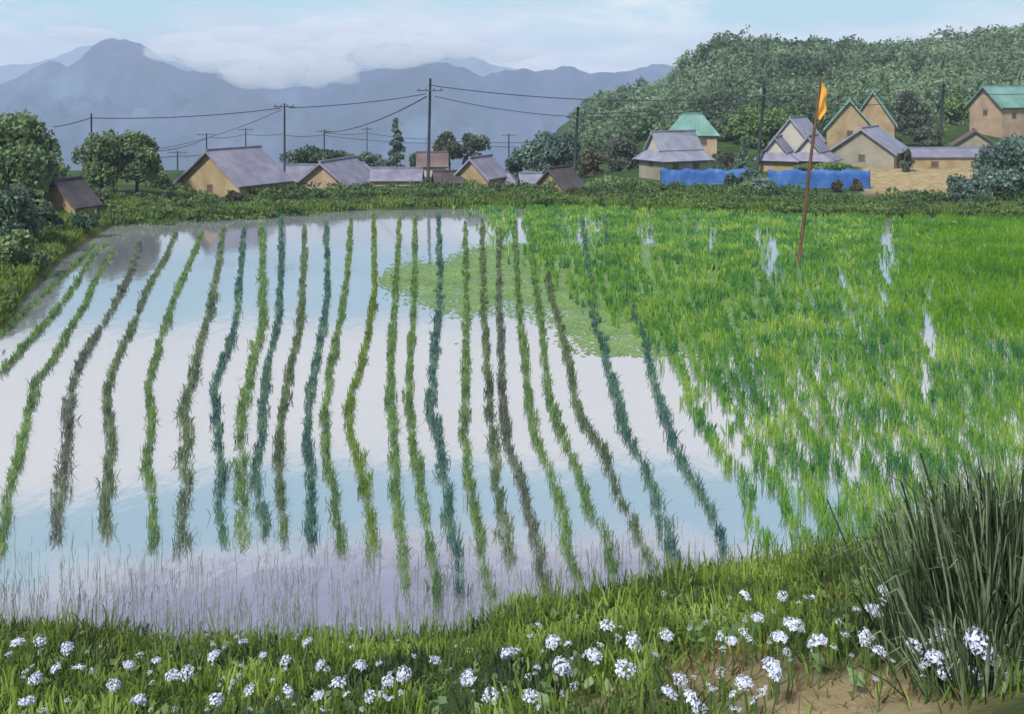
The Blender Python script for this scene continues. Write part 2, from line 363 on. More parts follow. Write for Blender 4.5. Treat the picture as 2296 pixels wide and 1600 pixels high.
# left side
tree('broadleaf_tree', 'tall dense green tree at the left edge of the picture, beside the paddy', 8, 560, 228, 150, 73, 'leaf_left', 7500, 26, .3, seed=3, trunk_show=.05)
tree('broadleaf_tree', 'blue green rounded tree low at the left edge, in front of the tall dense one', 12, 600, 395, 80, 58, 'leaf_dark', 3000, 16, .22, seed=4, trunk_show=0)
tree('broadleaf_tree', 'small dark rounded tree at the foot of the tall dense tree by the left cottage', 88, 560, 452, 50, 64, 'leaf_dark', 2200, 12, .22, seed=5, trunk_show=0)
tree('broadleaf_tree', 'loose olive green tree leaning out of the left edge towards the small cottage', 62, 540, 330, 62, 71, 'leaf_willow', 2600, 18, .26, seed=9, trunk_show=.02)
tree('broadleaf_tree', 'olive green bushy tree low on the left bank beside the water', 40, 680, 520, 70, 52, 'leaf_left', 2600, 15, .2, seed=49, trunk_show=0)
tree('slender_tree', 'airy yellow green tree with dark forked trunk right beside the small left cottage', 228, 482, 278, 66, 84, 'leaf_willow', 2900, 19, .23, seed=6, trunk_show=.2, lr=.34, limbs=9)
tree('slender_tree', 'airy green tree with thin dark trunk nearest the big ochre gabled house', 306, 482, 288, 66, 85, 'leaf_willow', 2800, 18, .23, seed=8, trunk_show=.22, lr=.34, limbs=9)
tree('garden_bush', 'leafy yellow green bush filling the gap left of the big ochre house', 345, 470, 372, 42, 92, 'leaf_willow', 1700, 11, .2, seed=48, trunk_show=0, cat='bush')
tree('garden_bush', 'light green leafy bush in front of the left cottage, at the water edge', 108, 560, 452, 40, 65, 'leaf_left', 1500, 10, .2, seed=52, trunk_show=0, cat='bush')
tree('garden_bush', 'yellow green bush under the airy trees, right of the left cottage', 222, 490, 425, 34, 78, 'leaf_willow', 1200, 9, .2, seed=53, trunk_show=0, cat='bush')
# behind the village
tree('broad_tree', 'wide low dark tree behind the roofs right of the big ochre house', 690, 400, 320, 62, 118, 'leaf_dark', 2600, 14, .3, seed=10, trunk_show=0)
tree('broad_tree', 'dark bushy tree behind the middle gabled house, below a short utility pole', 765, 395, 322, 60, 122, 'leaf_dark', 2400, 14, .3, seed=11, trunk_show=0)
tree('broad_tree', 'low grey green tree between the dark bushy one and the conifer', 840, 392, 335, 38, 128, 'leaf_teal', 1500, 9, .28, seed=12, trunk_show=0)
tree('conifer', 'single pointed conifer rising behind the long low house', 888, 392, 265, 30, 126, 'leaf_teal', 2000, 16, .24, seed=13, conical=True, trunk_show=.03)
tree('broad_tree', 'small round tree at the right foot of the pointed conifer', 925, 385, 335, 24, 120, 'leaf_dark', 900, 7, .25, seed=14, trunk_show=0)
tree('grey_tree', 'grey green tree with lumpy top behind the red brown roofed house', 1008, 392, 298, 38, 116, 'leaf_grey', 1900, 12, .27, seed=15, trunk_show=.05)
tree('grey_tree', 'taller grey green tree with a ragged crown behind the small ochre gable', 1065, 392, 290, 40, 118, 'leaf_grey', 2000, 13, .27, seed=16, trunk_show=.05)
tree('round_tree', 'round pale green tree left of the dark pole with a crossbar', 1205, 415, 296, 60, 108, 'leaf_teal', 3000, 18, .26, seed=17, trunk_show=.02)
tree('round_tree', 'pale green tree directly beside the dark pole with a crossbar, on its left', 1262, 415, 296, 42, 106, 'leaf_teal', 2200, 14, .26, seed=18, trunk_show=.02)
tree('round_tree', 'low pale green tree in front of a faint pole between two grey sheds', 1155, 412, 345, 34, 112, 'leaf_teal', 1300, 8, .26, seed=19, trunk_show=0)
tree('slope_tree', 'olive tree behind the small brown roofed hut', 1330, 425, 325, 50, 112, 'leaf_olive', 2200, 14, .27, seed=20, trunk_show=0)
tree('slope_tree', 'olive green tree at the left wall of the blue grey hipped house', 1400, 420, 300, 58, 118, 'leaf_grey', 2600, 16, .28, seed=21, trunk_show=0)
tree('slope_tree', 'dark green tree halfway up the wooded slope above the small hut', 1375, 370, 285, 55, 140, 'leaf_grey', 2200, 14, .32, seed=22, trunk_show=0)
tree('slope_tree', 'dark pointed tree where the slope meets the sky, left of the hill', 1372, 320, 232, 20, 200, 'leaf_grey', 700, 9, .42, seed=23, conical=True, trunk_show=0)
tree('light_tree', 'large bright green tree behind the leaning pole in the right village', 1700, 372, 226, 62, 128, 'leaf_light', 3600, 20, .3, seed=24, trunk_show=.02)
tree('light_tree', 'bright green tree leaning out towards the orange banner', 1762, 330, 232, 42, 132, 'leaf_light', 2000, 13, .3, seed=25, trunk_show=0)
tree('dark_tree', 'grey green cypress like tree left of the leaning pole above the blue sheeting', 1668, 415, 308, 30, 104, 'leaf_teal', 1500, 11, .24, seed=26, conical=True, trunk_show=0)
tree('dark_tree', 'small dark tree between ochre wall of the green roofed house and the bright tree', 1618, 400, 335, 34, 108, 'leaf_grey', 1500, 9, .25, seed=27, trunk_show=0)
tree('dark_tree', 'tall dark grey tree right of the ochre double gable', 2040, 335, 203, 44, 138, 'leaf_grey', 2800, 17, .3, seed=28, trunk_show=.02)
tree('dark_tree', 'grey bare looking tree at the foot of the far right pole', 2078, 335, 268, 48, 126, 'leaf_grey', 2200, 14, .28, seed=29, trunk_show=.02)
tree('light_tree', 'green oval tree beside the wall of the far right green roofed house', 2142, 330, 200, 40, 146, 'leaf_light', 2500, 15, .32, seed=30, trunk_show=.02)
tree('big_bush', 'large pale blue green bush at the right edge below the hut', 2260, 475, 308, 90, 86, 'leaf_teal', 5200, 26, .24, seed=31, trunk_show=0, cat='bush')
tree('big_bush', 'blue green bush left of the largest one, spilling down to the field edge', 2165, 475, 385, 60, 84, 'leaf_teal', 3000, 18, .22, seed=32, trunk_show=0, cat='bush')
tree('big_bush', 'grey green bush below the bare ochre slope, at the field edge', 2070, 475, 425, 62, 84, 'leaf_grey', 2400, 15, .22, seed=33, trunk_show=0, cat='bush')
tree('wall_bush', 'dark clipped bush against the corner of the big grey barn', 2034, 388, 332, 17, 105, 'leaf_grey', 1100, 7, .2, seed=34, trunk_show=0, cat='bush')
tree('big_bush', 'round bush in front of the gap between the two lengths of blue sheeting', 1702, 456, 376, 56, 91, 'leaf_teal', 2400, 14, .22, seed=35, trunk_show=0, cat='bush')
tree('big_bush', 'dark bush at the right end of the left blue sheeting', 1648, 452, 392, 26, 92, 'leaf_dark', 1500, 9, .2, seed=36, trunk_show=0, cat='bush')
tree('dry_bush', 'pale brown rounded bush in front of the right blue sheeting', 1878, 440, 400, 18, 91, 'leaf_olive', 900, 7, .18, seed=37, trunk_show=0, cat='bush')
tree('dry_bush', 'pale brown rounded bush at the right end of the blue sheeting', 1922, 438, 396, 18, 92, 'leaf_olive', 900, 7, .18, seed=38, trunk_show=0, cat='bush')
tree('garden_bush', 'bright green bush in front of the grey hipped houses, above the blue sheeting', 1870, 388, 362, 48, 101, 'leaf_light', 1600, 12, .2, seed=39, trunk_show=0, cat='bush')
tree('garden_bush', 'bright green bush under the eaves by the leaning brown pole', 1800, 388, 368, 36, 101, 'leaf_light', 1200, 9, .2, seed=40, trunk_show=0, cat='bush')
tree('brown_bush', 'dark brown bush leaning against the corner of the big ochre house', 532, 462, 424, 22, 82, 'leaf_olive', 900, 7, .17, seed=41, trunk_show=.1, cat='bush')
tree('brown_bush', 'small dark bush in front of the middle gabled house', 772, 432, 402, 14, 96, 'leaf_olive', 600, 5, .16, seed=42, trunk_show=0, cat='bush')
tree('brown_bush', 'dark bush below the left cottage among the undergrowth', 192, 512, 462, 34, 66, 'leaf_dark', 1500, 9, .2, seed=43, trunk_show=0, cat='bush')
tree('brown_bush', 'dark green bush left of the big ochre house wall', 372, 475, 425, 32, 84, 'leaf_dark', 1300, 9, .2, seed=44, trunk_show=0, cat='bush')
tree('brown_bush', 'grey brown bush at the base of the tall centre pole', 985, 432, 398, 45, 98, 'leaf_olive', 1300, 9, .18, seed=45, trunk_show=0, cat='bush')
tree('garden_bush', 'bright green bush right of the small brown roofed hut', 1375, 450, 392, 62, 94, 'leaf_left', 2600, 15, .2, seed=46, trunk_show=0, cat='bush')
tree('garden_bush', 'green bush beneath the blue grey hipped house', 1455, 452, 402, 45, 93, 'leaf_left', 2000, 12, .2, seed=47, trunk_show=0, cat='bush')

# wood on the hill: one mass
def hill_sky(X): return np.interp(X, HX, hy)
g = np.random.default_rng(77); PP = []; SS = []
k = 0
while k < 1650:
    D = 128+g.random()**.85*147; X = 4+g.random()*192*D/260
    if g.random() < .2: X = 5+g.random()*22; D = 150+g.random()*120
    p = CX+F*X/D
    if p > 2420 or p < 1190: continue
    z = float(T(X, D))
    if z < -1.5 or (z < .5 and D < 200 and X > 24): continue
    if D < 152 and p > 2080: continue
    if D < 137 and (p > 1850 or p < 1480): continue
    k += 1; r_ = 1.9+1.5*g.random()
    if p > 2100 and D < 230: r_ *= 1.2
    c_ = np.array([X, D, z+r_*.9])
    PP.append(crown_pts(c_, (r_, r_, r_*(1.05+.5*g.random())), 7, 190, g, lr=.5)); SS.append(np.full(len(PP[-1]), .31+.15*(D-150)/110))
PP = np.concatenate(PP); SS = np.concatenate(SS)*(.6+.8*g.random(len(PP)))
tag(link('hill_wood', cards_mesh('hill_wood', PP, SS, g), M['leaf_hill']), 'grey green mixed wood covering the hill on the right', 'woodland', kind='stuff')
tree('ridge_tree', 'tall pointed tree standing out at the left end of the hill top', 1652, 125, 84, 24, 262, 'leaf_hill', 900, 10, .5, seed=50, conical=True, trunk_show=0)
tree('ridge_tree', 'small pointed tree standing out in the middle of the hill skyline', 1895, 130, 103, 14, 262, 'leaf_hill', 500, 7, .5, seed=51, conical=True, trunk_show=0)

# ------------------------------------------------------------------ undergrowth along the far and left banks: one mass
g = np.random.default_rng(31); PP = []; SS = []
for k in range(900):
    if k < 640:
        p = 150+g.random()*2250; X0 = (p-CX)/F*82; D = float(far_edge(X0))+.4+g.random()**1.3*13
        X = X0*D/82
        if X > 0 and 1850 < p < 2180 and D > 86: continue
        hgt = .25+.65*g.random()*min(1, (D-far_edge(X0))/6+.2)
    else:
        D = 34+g.random()*42; X = float(left_edge(D))-.6-g.random()**.8*9; hgt = .25+.6*g.random()*min(1, abs(X-left_edge(D))/3)
    z = float(T(X, D)); r_ = .5+.7*g.random()
    PP.append(crown_pts((X, D, z+hgt*.4), (r_*1.5, r_, hgt), 4, 110, g, lr=.5)); SS.append(np.full(len(PP[-1]), .13))
PP = np.concatenate(PP); SS = np.concatenate(SS)*(.6+.8*g.random(len(PP)))
tag(link('bank_undergrowth', cards_mesh('bank_undergrowth', PP, SS, g), M['scrub']), 'low green undergrowth along the far edge of the paddy', 'undergrowth', kind='stuff')
n = 26000; D = 33+g.random(n)*50; X = np.where(g.random(n) < .5, left_edge(D)-.1-g.random(n)**1.5*4, 0)
farm = X == 0; X[farm] = -30+g.random(farm.sum())*75; D[farm] = far_edge(X[farm])+.1+g.random(farm.sum())**1.6*5
B = np.stack([X, D, T(X, D)-.03], 1); h_ = .25+.35*g.random(n)
le = g.normal(size=(n,2))*.12
tag(link('bank_grass', blades_mesh('bank_grass', B, h_, np.full(n, .07), le, g), M['rice'][3]), 'yellow green grass fringing the far and left edges of the water', 'grass', kind='stuff')

# ------------------------------------------------------------------ houses
def slab(mb, q, t=.14):
    q = [np.array(p, float) for p in q]; nrm = np.cross(q[1]-q[0], q[2]-q[0]); nrm /= np.linalg.norm(nrm)
    if nrm[2] < 0: q = q[::-1]; nrm = -nrm
    n = len(q); V = q+[p-nrm*t for p in q]
    mb.add(V, [tuple(range(n)), tuple(range(2*n-1, n-1, -1))]+[(i, n+i, n+(i+1) % n, (i+1) % n) for i in range(n)])
def house(name, label, px_, ybase, d, W, Ln, h, r, a, roof, wall, kind='gable', ov=.35, cat='house', gable=None, below=1.6, group=None, vent=False):
    """W gable width, Ln ridge length, h wall height, r roof rise; a heading of the ridge in degrees; nearest gable end at -x"""
    c = at(px_, ybase, d); e = empty(name, c, R(a)); tag(e, label, cat, group)
    if px_ > 1480: W, Ln, h, r = W*1.1, Ln*1.1, h*1.1, r*1.1
    l, w = Ln/2, W/2
    wm = MB()
    wm.add([(-l,-w,-below),(l,-w,-below),(l,w,-below),(-l,w,-below),(-l,-w,h),(l,-w,h),(l,w,h),(-l,w,h)], [(0,1,5,4),(1,2,6,5),(2,3,7,6),(3,0,4,7),(0,3,2,1)])
    rf = MB()
    sl = r/w
    if kind in ('gable',):
        wm.add([(-l,-w,h),(-l,w,h),(-l,0,h+r-.02)], [(0,2,1)]); wm.add([(l,-w,h),(l,w,h),(l,0,h+r-.02)], [(0,1,2)])
        L2, w2 = l+ov, w+ov; zb = h-sl*ov+.16; zt = h+r+.16
        slab(rf, [(-L2,-w2,zb),(L2,-w2,zb),(L2,0,zt),(-L2,0,zt)]); slab(rf, [(-L2,w2,zb),(-L2,0,zt),(L2,0,zt),(L2,w2,zb)])
        cap = (-L2-.03, L2+.03, zt)
    elif kind == 'hip':
        L2, w2 = l+ov, w+ov; zb = h-sl*ov+.12; zt = h+r+.12; k = max(l-w*.75, .15*l)
        slab(rf, [(-L2,-w2,zb),(L2,-w2,zb),(k,0,zt),(-k,0,zt)]); slab(rf, [(-L2,w2,zb),(-k,0,zt),(k,0,zt),(L2,w2,zb)])
        slab(rf, [(-L2,w2,zb),(-L2,-w2,zb),(-k,0,zt)]); slab(rf, [(L2,-w2,zb),(L2,w2,zb),(k,0,zt)])
        cap = (-k, k, zt)
    else:   # hipped skirt with a gable on top
        L2, w2 = l+ov+.25, w+ov+.25; zs = h+r*.32; ws = w*.62; ls = l*.92; zb = h-.12; zt = h+r+.1
        slab(rf, [(-L2,-w2,zb),(L2,-w2,zb),(ls,-ws,zs),(-ls,-ws,zs)]); slab(rf, [(L2,w2,zb),(-L2,w2,zb),(-ls,ws,zs),(ls,ws,zs)])
        slab(rf, [(-L2,w2,zb),(-L2,-w2,zb),(-ls,-ws,zs),(-ls,ws,zs)]); slab(rf, [(L2,-w2,zb),(L2,w2,zb),(ls,ws,zs),(ls,-ws,zs)])
        lg = ls-.15
        for s_ in (-1, 1):
            gb = MB(); gb.add([(s_*lg,-ws,zs-.1),(s_*lg,ws,zs-.1),(s_*lg,0,zt-.08)], [(0,1,2) if s_ > 0 else (0,2,1)]); gb.build('gable_wall', M[gable or 'pale_wall'], e)
        slab(rf, [(-ls-.25,-ws-.12,zs+.03),(ls+.25,-ws-.12,zs+.03),(ls+.25,0,zt),(-ls-.25,0,zt)], .12); slab(rf, [(-ls-.25,ws+.12,zs+.03),(-ls-.25,0,zt),(ls+.25,0,zt),(ls+.25,ws+.12,zs+.03)], .12)
        cap = (-ls-.28, ls+.28, zt)
    wm.build('wall', M[wall], e)
    if h >= 1.6:
        for (sx, fr) in ((-.25, 0), (.22, 0), (0, 1)):
            zc = h*.6 if not fr else h*.72; wd_ = .8 if not fr else .7; ht = min(.75, h*.34)
            f_ = MB(); p_ = MB()
            if not fr:
                for q, sz in (((sx*Ln, -w-.02, zc+ht/2), (wd_+.1, .05, .06)), ((sx*Ln, -w-.02, zc-ht/2), (wd_+.1, .05, .06)), ((sx*Ln-wd_/2, -w-.02, zc), (.06, .05, ht-.06)), ((sx*Ln+wd_/2, -w-.02, zc), (.06, .05, ht-.06))): f_.box(q, sz)
                p_.box((sx*Ln, -w-.005, zc), (wd_-.06, .02, ht-.06))
            else:
                for q, sz in (((-l-.02, 0, zc+ht/2), (.05, wd_+.1, .06)), ((-l-.02, 0, zc-ht/2), (.05, wd_+.1, .06)), ((-l-.02, -wd_/2, zc), (.05, .06, ht-.06)), ((-l-.02, wd_/2, zc), (.05, .06, ht-.06))): f_.box(q, sz)
                p_.box((-l-.005, 0, zc), (.02, wd_-.06, ht-.06))
            wo_ = f_.build('window', M['brown_wall'], e); p_.build('pane', M['shade'], wo_)
    rfo = rf.build('roof', M[roof], e)
    cp = MB(); cp.box(((cap[0]+cap[1])/2, 0, cap[2]+.04), (cap[1]-cap[0], .26, .16)); cp.build('ridge_cap', M[roof], rfo)
    if kind == 'gable':
        for s_ in (-1, 1):
            x0, x1 = s_*(l+ov+.005), s_*(l+ov+.06); zl = h-sl*ov
            O = [(-(w+ov), zl+.13), (0, h+r+.13), (w+ov, zl+.13), (w+ov, zl-.08), (0, h+r-.08), (-(w+ov), zl-.08)]
            V = [(x0, y, z) for y, z in O]+[(x1, y, z) for y, z in O]
            Fs = [(0,1,4,5),(1,2,3,4),(6,11,10,7),(7,10,9,8)]+[(k, k+6, (k+1) % 6+6, (k+1) % 6) for k in range(6)]
            link('barge_board', pymesh('barge_board', V, Fs), M['roof_dark' if roof in ('roof_dark','roof_brown') else roof], e)
    return e
house('cottage', 'small cottage with ochre gable among the trees at the left edge', 152, 472, 73, 3.4, 2.2, .5, 1.7, 72, 'roof_dark', 'ochre', ov=.3)
house('farmhouse', 'big farmhouse with a broad ochre gable and sweeping purple grey roof', 525, 452, 90, 7.6, 5.6, 2.0, 2.7, 58, 'roof_purple', 'ochre', ov=.45)
house('farmhouse', 'purple roof rising just behind the big ochre farmhouse', 570, 440, 101, 5.2, 5.5, 2.4, 2.1, 14, 'roof_purple', 'ochre', 'hip', ov=.4)
house('farmhouse', 'middle house with a brownish ochre gable under a lilac grey roof', 758, 434, 97, 5.2, 7.0, 1.2, 2.0, 74, 'roof_purple', 'pink_ochre', ov=.4)
house('farmhouse', 'lilac roofed wing adjoining the left of the middle gabled house', 700, 430, 104, 4.0, 5.0, 1.1, 1.6, 4, 'roof_purple', 'brown_wall', ov=.4)
house('farmhouse', 'small lilac hipped house right of the middle brownish gable', 812, 425, 104, 4.0, 3.6, 1.2, 1.5, 8, 'roof_purple', 'brown_wall', 'hip', ov=.35)
house('longhouse', 'long low house with flat dark purple roof and ochre wall left of the centre pole', 890, 424, 99, 3.0, 4.6, 1.0, .95, 1, 'roof_purple', 'ochre', ov=.3)
house('storehouse', 'red brown roofed storehouse directly behind the tall centre pole', 970, 388, 112, 3.2, 3.0, .9, 1.3, 3, 'roof_brown', 'pale_wall', ov=.3)
house('cottage', 'small house with rounded ochre gable and pale lilac roof right of the centre pole', 1078, 420, 98, 3.6, 4.0, 1.2, 1.7, 64, 'roof_purple', 'ochre', ov=.35)
house('shed', 'low dark purple shed left of the small ochre gable', 1006, 424, 97, 2.2, 2.6, .7, .9, 12, 'roof_dark', 'brown_wall', ov=.25, cat='shed')
house('shed', 'dark grey hipped shed right of the small ochre gable', 1132, 426, 99, 2.4, 2.6, .6, 1.1, -6, 'roof_purple', 'brown_wall', 'hip', ov=.25, cat='shed')
house('shed', 'narrow grey shed between the hipped shed and the brown hut', 1190, 430, 98, 1.7, 1.9, .9, .8, 10, 'roof_grey', 'grey_wall', ov=.2, cat='shed')
house('hut', 'little hut with dark brown roof and orange ochre gable beside the crossbar pole', 1254, 434, 92, 3.0, 3.0, .8, 1.5, 54, 'roof_dark', 'ochre', ov=.35, cat='hut')
house('hipped_house', 'blue grey hip and gable house above the left blue sheeting', 1510, 392, 104, 4.0, 5.2, 1.6, 2.5, 28, 'roof_grey', 'grey_wall', 'irimoya', ov=.3)
house('green_roofed_house', 'ochre house with green hipped roof behind the blue grey house', 1552, 345, 122, 4.0, 5.2, 2.4, 2.0, -8, 'roof_teal', 'pink_ochre', 'hip', ov=.4, below=3)
house('hipped_house', 'purple grey house with small pale gable nearest the leaning pole', 1745, 376, 107, 3.6, 3.4, .9, 2.1, 64, 'roof_purple', 'ochre', 'irimoya', ov=.3)
house('hipped_house', 'purple grey house with pale gable right behind the banner pole', 1822, 376, 107, 3.8, 4.0, .9, 2.2, 60, 'roof_purple', 'ochre', 'irimoya', ov=.3)
house('hipped_house', 'upper pale gabled house peeping over the two purple grey roofs', 1790, 345, 116, 4.0, 5.0, 1.4, 2.4, 56, 'roof_grey', 'pale_wall', ov=.3)
house('tall_house', 'tall ochre house with steep gable trimmed in green, left of its twin', 1905, 335, 124, 5.0, 3.4, 2.6, 3.0, 72, 'roof_teal', 'ochre', ov=.4, below=3)
house('tall_house', 'tall ochre house with steep green trimmed gable behind its twin', 1958, 330, 130, 4.8, 3.4, 3.0, 3.6, 68, 'roof_teal', 'ochre', ov=.4, below=3)
house('barn', 'large grey walled barn with pale lilac roof above the ochre slope', 1950, 388, 112, 6.2, 6.2, 2.4, 2.2, 56, 'roof_grey', 'grey_wall', ov=.4, cat='barn')
house('outbuilding', 'long low ochre walled outbuilding with thin purple roof right of the barn', 2125, 388, 110, 3.4, 8.6, 1.7, .7, 2, 'roof_purple', 'ochre', ov=.25, cat='building')
house('hut', 'grey gabled hut with dark roof between the outbuilding and the right edge', 2185, 342, 122, 4.4, 3.6, .9, 1.55, 68, 'roof_brown', 'grey_wall', ov=.35, cat='hut', below=3)
house('green_roofed_house', 'pinkish ochre house with green roof at the right edge on the hill', 2262, 292, 138, 5.0, 8.0, 3.2, 2.3, 22, 'roof_teal', 'pink_ochre', ov=.5, below=4)

# blue sheeting fences
def sheet(label, x0, x1, y0, y1, d0, d1, seed):
    g = np.random.default_rng(seed); A = at(x0, y1, d0); Bq = at(x1, y1, d1); n = 46
    e = empty('blue_sheeting', A); tag(e, label, 'sheeting', 'blue plastic sheeting strung along the village edge')
    X = []; hgt = (y1-y0)/F*d0
    U = np.linspace(0, 1, n); Vv = np.linspace(0, 1, 8); uu, vv = np.meshgrid(U, Vv)
    P = A+(Bq-A)*uu[...,None]; P[...,2] = P[...,2]-.25+vv*(hgt+.25)+vv*(.09*np.sin(uu*23+seed)+.06*np.sin(uu*51))
    P[...,1] += .035*np.sin(uu*43+vv*3)+.05*np.sin(uu*17+vv*4)+.02*np.sin(uu*90-vv*9)
    P = P-A
    o = link('sheet', grid_mesh('sheet', P[...,0], P[...,1], P[...,2]), M['blue'], e)
    s = o.modifiers.new('thickness', 'SOLIDIFY'); s.thickness = .02
    for k in range(5):
        t = k/4; q = (Bq-A)*t; mb = MB(); mb.tube([q+[0,.24,-.5], q+[0,.24,hgt-.08]], .05, 8); mb.build('post', M['steel'], e)
sheet('blue plastic sheeting below the blue grey hipped house', 1482, 1690, 380, 440, 97, 97, 1)
sheet('longer blue plastic sheeting behind the brown banner pole', 1722, 1952, 382, 446, 95, 94, 2)

# ------------------------------------------------------------------ poles and wires
def upole(label, px_, ytop, d, arms=((.0,1.2),), lean=0., r=.11, ybase=None, mat='pole', name='utility_pole'):
    top = at(px_, ytop, d); xb = top[0]-lean; z0 = float(T(xb, d))
    e = empty(name, (xb, d, z0)); tag(e, label, 'utility pole', 'utility poles and wires of the village')
    mb = MB(); tp = np.array([lean, 0, top[2]-z0]); mb.tube([(0,0,-.5), tp*.5, tp], [r*1.25, r*1.05, r*.8], 10); mb.build('pole', M[mat], e, True)
    for (dz, half) in arms:
        a = MB(); c_ = tp*(1-(dz+.35)/max(tp[2], 1)); a.box(c_+[0,-.14,0], (2*half, .12, .13))
        ar = a.build('crossarm', M['steel'], e)
        for s_ in (-.85, -.3, .3, .85):
            i_ = MB(); i_.tube([c_+[s_*half,-.14,.06], c_+[s_*half,-.14,.16], c_+[s_*half,-.14,.26]], [.045,.06,.03], 8); i_.build('insulator', M['steel'], ar)
    return top
d_ = {}
P1 = upole('slim pole without crossbar rising beside the left airy tree', 205, 255, 95, arms=(), r=.09)
P2 = upole('short pole with crossbar at the left end of the big farmhouse roof', 398, 338, 175, ((0,1.7),), r=.13)
P3 = upole('dark pole with crossbar above the left slope of the big farmhouse roof', 463, 298, 190, ((0,1.8),), r=.14)
P4 = upole('thin pole with crossbar above the ridge of the big farmhouse', 551, 287, 200, ((0,1.6),), r=.13)
P5 = upole('tall grey pole with crossbar just right of the big farmhouse', 638, 232, 100, ((0,1.05),), r=.1)
P6 = upole('short pole top with crossbar above the dark bushy tree', 727, 290, 160, ((0,1.2),), r=.11)
P7 = upole('faint thin pole with crossbar left of the conifer', 823, 285, 190, ((0.1,1.0),), r=.09)
P8 = upole('tallest pole with crossbar in the centre of the village', 965, 176, 101, ((0.9,1.35),), lean=.25, r=.14)
P9 = upole('faint far pole between the grey trees and the round green tree', 1141, 300, 210, ((0,1.6),), r=.15)
P10 = upole('dark pole with crossbar beside the little brown hut', 1296, 240, 100, ((.7,1.1),), lean=.45, r=.13)
P11 = upole('leaning dark pole with crossbar between the blue grey house and purple houses', 1715, 196, 105, ((.55,1.0),), lean=.9, r=.17)
P12 = upole('dark pole with crossbar on the hillside at the far right', 2116, 188, 128, ((.35,1.3),), lean=.6, r=.19)
def wire(label, A, B, sag=.3, r=.03):
    A = np.array(A, float); B = np.array(B, float); t = np.linspace(0, 1, 24); r = r*1.35
    pts = A+(B-A)*t[:,None]; pts[:,2] -= sag*4*t*(1-t)
    mb = MB(); mb.tube(pts-A, r, 5); o = mb.build('power_line', M['wire'], loc=tuple(A)); tag(o, label, 'cable', 'power lines strung between the poles')
W = lambda p, y, d: at(p, y, d)
wire('cable from the slim left pole to the tall grey pole', W(205,265,95), W(628,243,100), .35, .035)
wire('cable from the slim left pole down into the left trees', W(120,285,97), W(205,264,95), .1, .035)
wire('cable from the tall grey pole to the centre pole', W(648,242,100), W(955,211,101), .25, .035)
wire('cable descending from the tall grey pole to the airy left trees', W(340,336,120), W(632,246,100), .6, .025)
wire('thick cable from the centre pole down to the short pole above the dark trees', W(727,297,160), W(956,217,101), .9, .05)
wire('upper cable from the top of the centre pole to the leaning pole on the right', W(966,192,101), W(1712,216,105), .95, .035)
wire('lower cable from the centre pole to the dark crossbar pole', W(975,216,101), W(1290,262,100), .35, .03)
wire('upper cable from the dark crossbar pole to the leaning pole', W(1298,256,100), W(1712,222,105), .3, .03)
wire('lower cable from the dark crossbar pole to the leaning pole', W(1305,263,100), W(1706,226,105), .5, .035)
wire('upper cable from the leaning pole across the banner to the hillside pole', W(1720,213,105), W(2114,207,128), .3, .03)
wire('lower cable from the leaning pole across the banner to the hillside pole', W(1720,222,105), W(2112,214,128), 1.0, .03)
wire('cable from the hillside pole out past the right edge', W(2118,205,128), W(2420,202,130), .5, .035)
wire('cable over the big farmhouse between the crossbar poles on its left', W(330,340,170), W(463,311,190), .6, .045)
wire('cable low across the left trees to the short crossbar pole', W(300,352,160), W(398,350,175), .2, .045)
wire('cable from the short crossbar pole to the dark pole on the farmhouse roof', W(398,350,175), W(463,345,188), .2, .045)
wire('cable between the two poles above the big farmhouse', W(463,308,190), W(551,301,200), .4, .04)
wire('cable from the thin farmhouse pole to the tall grey pole', W(551,301,200), W(638,300,180), .3, .04)
wire('cable from the tall grey pole to the short pole above the dark trees', W(638,303,180), W(727,302,160), .3, .04)
wire('cable from the short pole above the dark trees to the faint pole', W(727,298,160), W(823,298,190), .3, .035)
wire('cable from the faint pole behind the conifer to the centre pole', W(823,298,190), W(965,312,200), .3, .035)
wire('second cable from the faint pole behind the conifer', W(727,304,160), W(975,322,200), .3, .035)
wire('upper cable at the faint far pole right of the grey trees', W(1000,316,200), W(1250,318,210), .3, .04)
wire('lower cable at the faint far pole right of the grey trees', W(1000,322,200), W(1250,330,210), .3, .04)

# banner pole standing in the paddy
A = on_flat(1789, 598); tp = at(1841, 170, A[1])-A
e = empty('banner_pole', A); tag(e, 'tall leaning brown wooden pole standing in the green rice', 'pole')
mb = MB(); mb.tube([tp*-.04, tp*.25+[.03,0,0], tp*.5-[.02,0,0], tp*.75, tp*.99, tp], [.115,.11,.10,.085,.06,.02], 10); mb.build('shaft', M['wood_pole'], e, True)
Bo = A+tp*.97
hgt = 2.15; uu, vv = np.meshgrid(np.linspace(0, 1, 12), np.linspace(0, 1, 30))
dirn = -tp/np.linalg.norm(tp)
wd = .42*np.clip(.25+vv*2.6, 0, 1)*(1-.45*sstep(.7, 1, vv))+.05*np.sin(vv*11)
PX = dirn[0]*vv*hgt+.07+uu*wd; PZ = dirn[2]*vv*hgt-uu*.22*(1-vv)-uu*.05*vv; PY = .07*np.sin(uu*5+vv*6)
o = link('banner', grid_mesh('banner', PX, PY, PZ), M['orange'], None, tuple(Bo)); tag(o, 'narrow orange banner hanging from the top of the leaning brown pole', 'banner')
s = o.modifiers.new('thickness', 'SOLIDIFY'); s.thickness = .012

